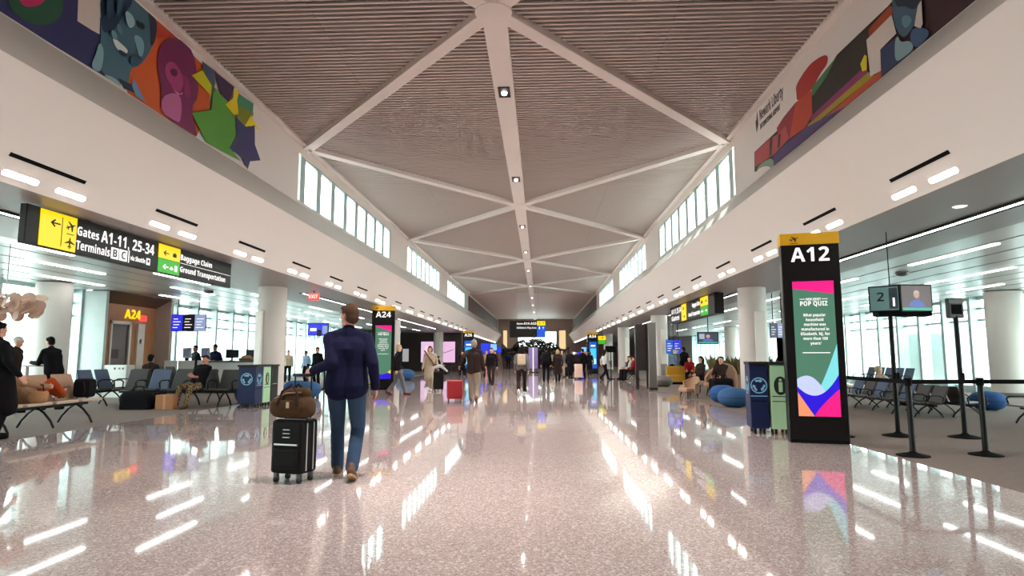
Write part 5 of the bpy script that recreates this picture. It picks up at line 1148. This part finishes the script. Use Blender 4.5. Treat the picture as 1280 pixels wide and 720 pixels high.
for i, (x0, x1, lab) in enumerate(((206, 222, 'low white glass panel nearest the timber portal'), (223, 243, 'low white glass panel between the scanners'), (247, 268, 'low white glass panel under the right scanner'))):
    a, c = on_y(x0, 450, 21.7), on_y(x1, 450, 21.7); o = thing('glass_barrier', lab, 'barrier', (a.x, 21.7, 0)); w = c.x-a.x
    b = MB(); b.bb((0, -0.015, 0.1), (w, 0.015, 1.12)); b.build('panel', smat('frosted_white', 226, 230, 228, rough=0.2), o); b = MB(); b.bb((0.02, -0.03, 0), (0.08, 0.03, 0.2)); b.bb((w-0.08, -0.03, 0), (w-0.02, 0.03, 0.2)); b.build('feet', STEEL, o)
a = on_y(127, 455, 18.6); o = thing('low_counter', 'low white equipment counter before the timber portal', 'counter', (a.x, 18.6, 0)); b = MB(); b.bb((0, 0, 0), (0.8, 0.4, 1.0)); b.build('body', smat('white_counter', 214, 214, 210), o, bevel=0.01); b = MB()
for x in (0.4, 0.55, 0.66): b.bb((x, -0.006, 0.86), (x+0.06, 0, 0.92))
b.build('switch_plate', DSTEEL, o)
for px, Y, f, hh, tm, lab in ((360, 30.0, 200, 1.60, CBEI, 'standing person in pale jacket by the left windows right of the round column'), (383, 30.5, 160, 1.58, CBL, 'standing person in light blue shirt by the left windows'), (397, 25.5, 170, 1.68, CK, 'dark standing figure beside the pole with blue boarding screens')):
    c = on_y(px, 450, Y); person(lab, (c.x, Y, 0), face=f, h=hh, top=tm, topkind='jacket', bottom=CK, hair=HK, skin=SKIND if tm is CBL else SKINL, vox=0.014)
post('black queue post below the blue boarding screens on the left', P3(424, 489)+Vector((0, 0, 0))); post('black queue post behind the man, left of the other', P3(384, 487))
belt('black belt between the two left queue posts', *e(P3(384, 487), P3(424, 489)))
# ---------------------------------------------------------------- right lounge
def lounge(label, loc, rz, w=0.72, m=TANL, tall=False, sc=1.0):
    o = thing('lounge_chair', label, 'chair', loc, rz, None, sc); hb = 1.05 if tall else 0.80
    b = MB(); b.bb((-w/2+0.06, -0.36, 0.26), (w/2-0.06, 0.28, 0.42)); b.build('seat', m, o, bevel=0.05)
    b = MB(); vs = []; n = 12
    for th, zt in ((0.0, 0), (0.06, 0)):
        for i in range(n+1):
            a = PI*i/n; r = w/2-th; x = r*math.cos(a); y = 0.02+(0.36-th)*math.sin(a); top = 0.58+(hb-0.58)*math.sin(a)**1.4; vs += [(x, y, 0.2), (x*1.06, y+0.12*math.sin(a), top)]
    k = 2*(n+1); fs = []
    for i in range(n): a = 2*i; fs += [(a, a+2, a+3, a+1), (k+a, k+a+1, k+a+3, k+a+2), (a+1, a+3, k+a+3, k+a+1), (a, k+a, k+a+2, a+2)]
    fs += [(0, 1, k+1, k), (2*n, k+2*n, k+2*n+1, 2*n+1)]
    b.add(vs, fs); b.build('backrest', m, o, smooth=True)
    for x in (-0.26, 0.26):
        for y in (-0.28, 0.24): b = MB(); b.cap((x*w/0.72, y, 0.0), 0.014, (x*0.85*w/0.72, y*0.85, 0.27), 0.02, None, 10, flat=True); b.build('leg', CDK, o, smooth=True)
    return o
lounge('small tan bucket chair at the carpet edge left of the seated long-haired woman', (4.55, 19.3, 0), math.radians(-65), sc=0.72)
lounge('second small tan bucket chair just behind the first', (4.95, 20.9, 0), math.radians(-50), sc=0.75)
lounge('tall tan lounge chair with the reclining dark-haired person', (5.80, 20.35, 0), math.radians(-35), w=1.0, tall=True)
lounge('tan chair hidden behind the bins holding a dark-haired person', (5.55, 14.1, 0), math.radians(40), w=0.8)
lounge('tan bucket chair under the seated long-haired woman', (5.66, 22.3, 0), math.radians(-60))
person('seated long-haired woman in dark clothes in the right lounge', (5.66, 22.3, 0), face=115, h=1.68, top=CDK, bottom=CK, hair=HK, hairkind='long', vox=0.013, **SIT)
person('dark-haired person reclining in the tall tan lounge chair', (5.75, 20.25, 0), face=145, h=1.72, top=CDK, bottom=CK, hair=HK, hairkind='bun', skin=SKINL, vox=0.013, **dict(SIT, lean=-22))
person('dark-haired person seated low behind the right bins', (5.55, 14.1, 0), face=-130, h=1.62, top=CK, bottom=CK, hair=HK, hairkind='bob', vox=0.013, **SIT)
o = thing('travel_bag', 'black bag on the carpet behind the blue poufs', 'bag', (5.42, 18.75, 0), 0.1); b = MB(); b.bb((-0.34, -0.16, 0), (0.30, 0.16, 0.62)); b.build('body', CK, o, bevel=0.1); b = MB(); b.tube([(-0.14, 0, 0.6), (-0.1, 0, 0.7), (0.1, 0, 0.7), (0.14, 0, 0.6)], 0.014); b.build('handle', CDK, o, smooth=True)
o = thing('banquette', 'mustard yellow banquette in the right lounge', 'bench', (6.6, 29.2, 0)); b = MB(); b.bb((-0.75, -0.1, 0.1), (0.75, 0.06, 0.82)); b.build('backrest', MUST, o, bevel=0.03); b = MB(); b.bb((-0.75, -0.62, 0.1), (0.75, -0.08, 0.42)); b.build('seat', MUST, o, bevel=0.04); b = MB(); b.bb((-0.7, -0.56, 0), (0.7, 0.0, 0.1)); b.build('plinth', BLACKM, o)
person('dark-haired person seen above the mustard banquette, left one', (6.75, 32.2, 0), face=0, h=1.7, top=CBL, bottom=CK, hair=HK, vox=0.014)
person('dark-haired person in black sitting beyond the mustard banquette, right one', (7.45, 32.4, 0), face=20, h=1.78, top=CK, bottom=CK, hair=HK, vox=0.014)
person('person in red top lying back at the end of the mustard banquette', (6.85, 28.85, 0), face=165, h=1.7, top=CRED, bottom=CK, hair=HK, hairkind='long', vox=0.014, **dict(SIT, lean=-18))
def plant(label, loc, w, d, hp_, hl, n, m=LEAF, seed=1, lean=0.5):
    o = thing('planter', label, 'plant', loc); b = MB(); b.bb((-w/2, -d/2, 0), (w/2, d/2, hp_)); b.build('box', smat('planter_tan', 150, 116, 90, rough=0.6), o, bevel=0.015); b = MB(); b.bb((-w/2+0.03, -d/2+0.03, hp_), (w/2-0.03, d/2-0.03, hp_+0.01)); b.build('soil', CDK, o)
    r = random.Random(seed); b = MB()
    for i in range(n):
        x, y = r.uniform(-w/2, w/2)*0.9, r.uniform(-d/2, d/2)*0.9; a = r.uniform(0, 2*PI); l = hl*r.uniform(0.5, 1.0); t = r.uniform(0.1, lean*1.6); wd = l*0.09+0.012
        u = Vector((math.cos(a), math.sin(a), 0)); v = Vector((-u.y, u.x, 0)); P0 = Vector((x, y, hp_)); pts = []
        for k in range(5): s_ = k/4; pts.append(P0+u*(math.sin(t)*l*s_**1.5)+Vector((0, 0, 1))*(l*s_*math.cos(t*s_)))
        ws = (0.4, 0.9, 1.0, 0.6, 0.05); vs = []
        for p_, w_ in zip(pts, ws): vs += [p_-v*wd*w_, p_+v*wd*w_]
        b.add(vs, [(2*k, 2*k+1, 2*k+3, 2*k+2) for k in range(4)])
    b.build('foliage', m, o, kind='stuff'); return o
plant('tan planter of leafy plants behind the tall tan lounge chair', (6.9, 23.4, 0), 1.25, 0.5, 0.62, 0.75, 150, smat('dry_leaf', 130, 116, 74, rough=0.7, var=0.3), 4)
plant('second tan planter of green plants nearer the right windows', (8.6, 24.6, 0), 1.2, 0.5, 0.6, 0.8, 120, LEAF, 5)
# pylon
o = thing('charging_pylon', 'dark metal slab pylon with open foot before the second right column', 'pylon', (3.98, 24.2, 0))
b = MB(); b.bb((-0.28, 0, 0.72), (0.26, 0.2, 2.52)); b.build('panel', DSTEEL, o, bevel=0.01)
for x in (-0.22, 0.2): b = MB(); b.bb((x-0.06, 0.02, 0), (x+0.06, 0.18, 0.73)); b.build('leg', DSTEEL, o)
o = thing('steel_post', 'slim brushed steel post right of the dark slab pylon', 'post', (4.30, 23.9, 0)); b = MB(); b.bb((-0.15, 0, 0), (0.15, 0.25, 2.56)); b.build('shaft', STEEL, o, bevel=0.01); b = MB(); b.bb((-0.16, -0.01, 0), (0.16, 0.26, 0.08)); b.build('plinth', DSTEEL, o)
c = P3(764, 474); o = thing('notice_stand', 'small dark notice on a thin pole near the far blue totem', 'notice stand', (c.x, c.y, 0)); b = MB(); b.cap((0, 0, 0.03), 0.03, (0, 0, 1.55), 0.03, None, 10, flat=True); b.build('pole', BLACK, o); b = MB(); b.bb((-0.3, -0.03, 1.5), (0.3, 0.03, 1.86)); b.build('notice', BLACKM, o); b = MB(); b.lathe([(0.2, 0), (0.2, 0.03), (0.03, 0.05)], seg=20); b.build('base', BLACKM, o)
tandem('far dark seat row left of the pylon by the right carpet edge', (4.95, 34.3, 0), math.radians(-90), 4, [SEATD])
person('seated person in red left of the dark pylon', (4.95, 33.37, 0), face=90, h=1.7, top=CRED, bottom=CK, hair=HK, vox=0.014, **SIT)
person('seated person in white left of the dark pylon, beyond the one in red', (4.95, 34.61, 0), face=90, h=1.7, top=CWH, bottom=CK, hair=HB, vox=0.014, **SIT)
person('seated person in black farthest in the row left of the pylon', (4.95, 35.23, 0), face=90, h=1.7, top=CK, bottom=CK, hair=HK, vox=0.014, **SIT)
person('fair-haired person slouching in the right seats seen above the belt', (8.95, 16.45, 0), face=-90, h=1.50, top=CBEI, bottom=CNAVY, hair=HBL, vox=0.013, **dict(SIT, hip=0.44, lean=-26))
# ---------------------------------------------------------------- far left shop and seating
solid('wall_shop', (XWL, 53.0, 0), (-6.75, 53.3, ZS), smat('shop_dark', 54, 40, 38, rough=0.6))
PK = glow('pink_light', 236, 190, 226, 1.0)
def lightbox(label, px0, py0, px1, py1, Y, m, t=0.12, zmin=0.02):
    a, c = on_y(px0, py1, Y), on_y(px1, py0, Y); a.z = max(a.z, zmin); o = thing('light_box', label, 'lit panel', (a.x, Y, a.z)); w, h = c.x-a.x, c.z-a.z
    b = MB(); b.bb((-0.03, 0, -0.03), (w+0.03, t, h+0.03)); b.build('frame', BLACKM, o); b = MB(); b.bb((0, -0.01, 0), (w, 0.01, h)); b.build('panel', m, o); return o, w, h
o, w, h = lightbox('large glowing pink panel behind the distant left column', 526, 427, 569, 453, 52.8, PK)
b = MB(); b.bb((w*0.12, -0.02, h*0.1), (w*0.3, -0.012, h*0.8)); b.build('poster', glow('poster_white', 240, 220, 236, 1.0), o); b = MB(); b.tube([(w*0.55, -0.02, h*0.75), (w*0.68, -0.02, h*0.45), (w*0.95, -0.02, h*0.62)], 0.02); b.build('line', BLACKM, o)
lightbox('pale poster on the dark shop wall left of the beige coat', 503, 436, 511, 452, 52.8, glow('poster_pale', 180, 176, 180, 0.8))
tandem('far left grey seat row behind the blond woman', (-9.6, 36.0, 0), PI, 5, [smat('seat_grey', 120, 124, 128, rough=0.5)])
tandem('far left dark seat row near the pink panel', (-7.6, 44.0, 0), math.radians(90), 5, [SEATD])
for i, (x, y, tm, lab) in enumerate(((-7.35, 43.0, CK, 'seated person in black near the pink panel, nearest one'), (-7.35, 44.0, CWH, 'seated person in white near the pink panel, middle one'), (-7.35, 45.1, CDK, 'seated person in dark brown near the pink panel, farthest one'))):
    person(lab, (x, y, 0), face=-90, h=1.72, top=tm, bottom=CK, hair=HK, vox=0.015, **SIT)
SH1 = glow('shop_blue', 40, 60, 220, 1.2); SH2 = glow('shop_skyblue', 120, 180, 250, 1.4); SH3 = glow('shop_pink', 220, 150, 140, 0.6)
lightbox('blue shop screen on the left behind the man in khaki trousers', 601, 429, 612, 445, 58, SH1)[0]
lightbox('blue shop sign with white glow in the far left row', 613, 430, 621, 438, 63, SH2); lightbox('second blue shop sign farther in the far left row', 621, 434, 627, 441, 70, SH1); lightbox('pinkish lit shop front under the far left blue signs', 606, 438, 618, 462, 64, SH3)
lightbox('blue shop sign on the far right left of the blue totem', 727, 434, 733, 442, 62, SH2); lightbox('deep blue shop front on the far right', 722, 440, 731, 456, 60, SH1); lightbox('white shop sign in the far right row', 716, 440, 722, 444, 72, WGL); lightbox('pinkish shop front at far right', 729, 440, 736, 452, 58, SH3)
CRM = glow('cream_light', 246, 214, 160, 1.0)
lightbox('tall cream light panel at the far left end of the hall', 629, 413, 634, 437, 82, CRM); lightbox('tall cream light panel at the far right end of the hall', 699, 413, 707, 436, 80, CRM)
# purple banner with light line
o = thing('banner_stand', 'purple banner stand with a white light line in mid-hall', 'banner', (-0.55, 50, 0)); b = MB(); b.bb((-0.38, 0, 0.3), (0.38, 0.08, 2.0)); b.build('banner', smat('banner_purple', 128, 108, 160, rough=0.6), o, bevel=0.02); b = MB(); b.bb((-0.04, -0.05, 0.05), (0.04, 0.0, 1.98)); b.build('light_line', WGL, o); b = MB(); b.bb((-0.45, -0.2, 0), (0.45, 0.25, 0.06)); b.build('base', BLACKM, o)
# green planting across the hall's far end
def hedge(label, x0, x1, Y, d, h, n, seed):
    o = thing('green_wall', label, 'planting', ((x0+x1)/2, Y, 0)); w = x1-x0
    b = MB(); b.bb((-w/2, 0, 0), (w/2, d, h*0.62)); b.build('planter_box', smat('planter_dark', 52, 40, 32, rough=0.7), o, bevel=0.03)
    r = random.Random(seed); b = MB()
    for i in range(n):
        x = r.uniform(-w/2-0.1, w/2+0.1); y = r.uniform(-0.15, d); z = h*0.35+h*0.65*r.random()*(0.75+0.25*math.sin(x*2.3+seed)); s_ = r.uniform(0.06, 0.16)
        M = Matrix.Translation((x, y, z)) @ Matrix.Rotation(r.uniform(0, 2*PI), 4, 'Z') @ Matrix.Rotation(r.uniform(-1.2, 1.2), 4, 'X')
        b.add([(-s_, 0, 0), (0, -s_*0.5, 0.02), (s_, 0, 0), (0, s_*0.5, 0.02)], [(0, 1, 2, 3)], None, M)
    b.build('foliage', DLEAF, o, kind='stuff')
hedge('dark green planting across the far end of the hall, left half', -4.0, -0.35, 66, 0.8, 3.1, 3600, 1); hedge('dark green planting across the far end of the hall, right half', -0.35, 3.2, 67.5, 0.8, 2.9, 3600, 2)
b = MB(); b.cap((0, 0, 0), 0.06, (0, 0, 2.4), 0.05, None, 10, flat=True); o = thing('indoor_tree', 'round bushy indoor tree above the far planting', 'tree', (-0.4, 65.2, 0)); b.build('trunk', CDK, o)
r = random.Random(9); b = MB()
for i in range(1600):
    a = r.uniform(0, 2*PI); ph = math.asin(r.uniform(-1, 1)); R_ = r.uniform(0.6, 1.0); p_ = (1.15*R_*math.cos(ph)*math.cos(a), 0.9*R_*math.cos(ph)*math.sin(a), 2.55+0.62*R_*math.sin(ph)); s_ = r.uniform(0.07, 0.15)
    M = Matrix.Translation(p_) @ Matrix.Rotation(r.uniform(0, 2*PI), 4, 'Z') @ Matrix.Rotation(r.uniform(-1.4, 1.4), 4, 'X'); b.add([(-s_, 0, 0), (0, -s_*0.5, 0.02), (s_, 0, 0), (0, s_*0.5, 0.02)], [(0, 1, 2, 3)], None, M)
b.build('foliage', DLEAF, o, kind='stuff')
# ---------------------------------------------------------------- outside the windows
SID = D.materials.new('pale_siding'); SID.use_nodes = True; nt = SID.node_tree; bs = nt.nodes['Principled BSDF']; tc = nt.nodes.new('ShaderNodeTexCoord'); wv = nt.nodes.new('ShaderNodeTexWave'); wv.bands_direction = 'Z'; wv.inputs['Scale'].default_value = 0.85; rp = nt.nodes.new('ShaderNodeValToRGB')
rp.color_ramp.elements[0].position = 0.1; rp.color_ramp.elements[0].color = (*srgb(150, 172, 178), 1); rp.color_ramp.elements[1].position = 0.3; rp.color_ramp.elements[1].color = (*srgb(226, 236, 236), 1)
nt.links.new(tc.outputs['Object'], wv.inputs['Vector']); nt.links.new(wv.outputs['Fac'], rp.inputs[0]); nt.links.new(rp.outputs[0], bs.inputs['Base Color'])
b = MB(); b.bb((-90, -40, -3.2), (XWL-0.5, 120, -3.0)); b.bb((XWR+0.5, -40, -3.2), (90, 120, -3.0)); S(b.build('ground_apron', smat('apron_concrete', 190, 190, 186, rough=0.9)))
def building(label, lo, hi, roof):
    o = thing('airport_building', label, 'building', ((lo[0]+hi[0])/2, (lo[1]+hi[1])/2, -3.0)); dx, dy, dz = [(b_-a_)/2 for a_, b_ in zip(lo, hi)]; b = MB(); b.bb((-dx, -dy, 0), (dx, dy, 2*dz)); b.build('walls', SID, o); b = MB(); b.bb((-dx-0.2, -dy-0.2, 2*dz), (dx+0.2, dy+0.2, 2*dz+0.3)); b.build('roof', LGREY, o)
building('pale ribbed building outside the right gate windows', (30, 26, -3), (44, 80, 3.6), 0); building('pale ribbed building outside the left gate windows', (-44, 30, -3), (-30, 90, 4.2), 0)
o = thing('jet_bridge', 'white jet bridge with a sloping ramp outside the right windows', 'jet bridge', (20, 26, -3)); JB = smat('jet_bridge_white', 226, 232, 232, rough=0.5)
b = MB(); b.bar((-4, 0, 4.0), (9, 3, 3.2), 2.6, 2.5); b.build('tunnel', JB, o, bevel=0.05); b = MB(); b.bb((4.5, -1, 0), (5.1, 3.5, 2.2)); b.build('support', LGREY, o); b = MB(); b.bar((-3.2, -1.5, 4.6), (2.6, -1.5, 0.1), 0.1, 0.35); b.bar((-3.2, -2.3, 4.6), (2.6, -2.3, 0.1), 0.1, 0.35); b.build('stair', LGREY, o)
# ---------------------------------------------------------------- daylight
sun = D.lights.new('sun', 'SUN'); sun.energy = 10.0; sun.angle = math.radians(2.5); sun.color = (1.0, 0.97, 0.9); so = D.objects.new('sun', sun); COL.objects.link(so); so.rotation_euler = Vector((-3.95, -10.0, -6.0)).to_track_quat('-Z', 'Y').to_euler()
W = D.worlds.new('sky'); SC.world = W; W.use_nodes = True; nt = W.node_tree; bg = nt.nodes['Background']; bg.inputs['Strength'].default_value = 4.2
tc = nt.nodes.new('ShaderNodeTexCoord'); sp_ = nt.nodes.new('ShaderNodeSeparateXYZ'); nt.links.new(tc.outputs['Generated'], sp_.inputs[0]); rp = nt.nodes.new('ShaderNodeValToRGB'); nt.links.new(sp_.outputs[2], rp.inputs[0])
rp.color_ramp.elements[0].position = 0.0; rp.color_ramp.elements[0].color = (0.93, 1.0, 0.985, 1); rp.color_ramp.elements[1].position = 0.6; rp.color_ramp.elements[1].color = (0.84, 0.95, 0.98, 1); nt.links.new(rp.outputs[0], bg.inputs[0])
# ---------------------------------------------------------------- camera
cd = D.cameras.new('camera'); cd.sensor_width = 36; cd.lens = 36*F/1280; cd.clip_end = 500; cam = D.objects.new('camera', cd); COL.objects.link(cam); cam.location = (0, 0, CH); cam.rotation_euler = (PI/2+PV, 0, YW); SC.camera = cam
SC.view_settings.view_transform = 'Standard'; SC.view_settings.look = 'None'; SC.view_settings.gamma = 1.0; SC.view_settings.use_curve_mapping = False; SC.view_settings.exposure = EXPO
SC.cycles.use_denoising = True; SC.cycles.max_bounces = 10; SC.cycles.diffuse_bounces = 6; SC.cycles.glossy_bounces = 4; SC.cycles.transparent_max_bounces = 12; SC.cycles.sample_clamp_indirect = 8.0; SC.cycles.use_light_tree = True; SC.cycles.caustics_reflective = False; SC.cycles.caustics_refractive = False
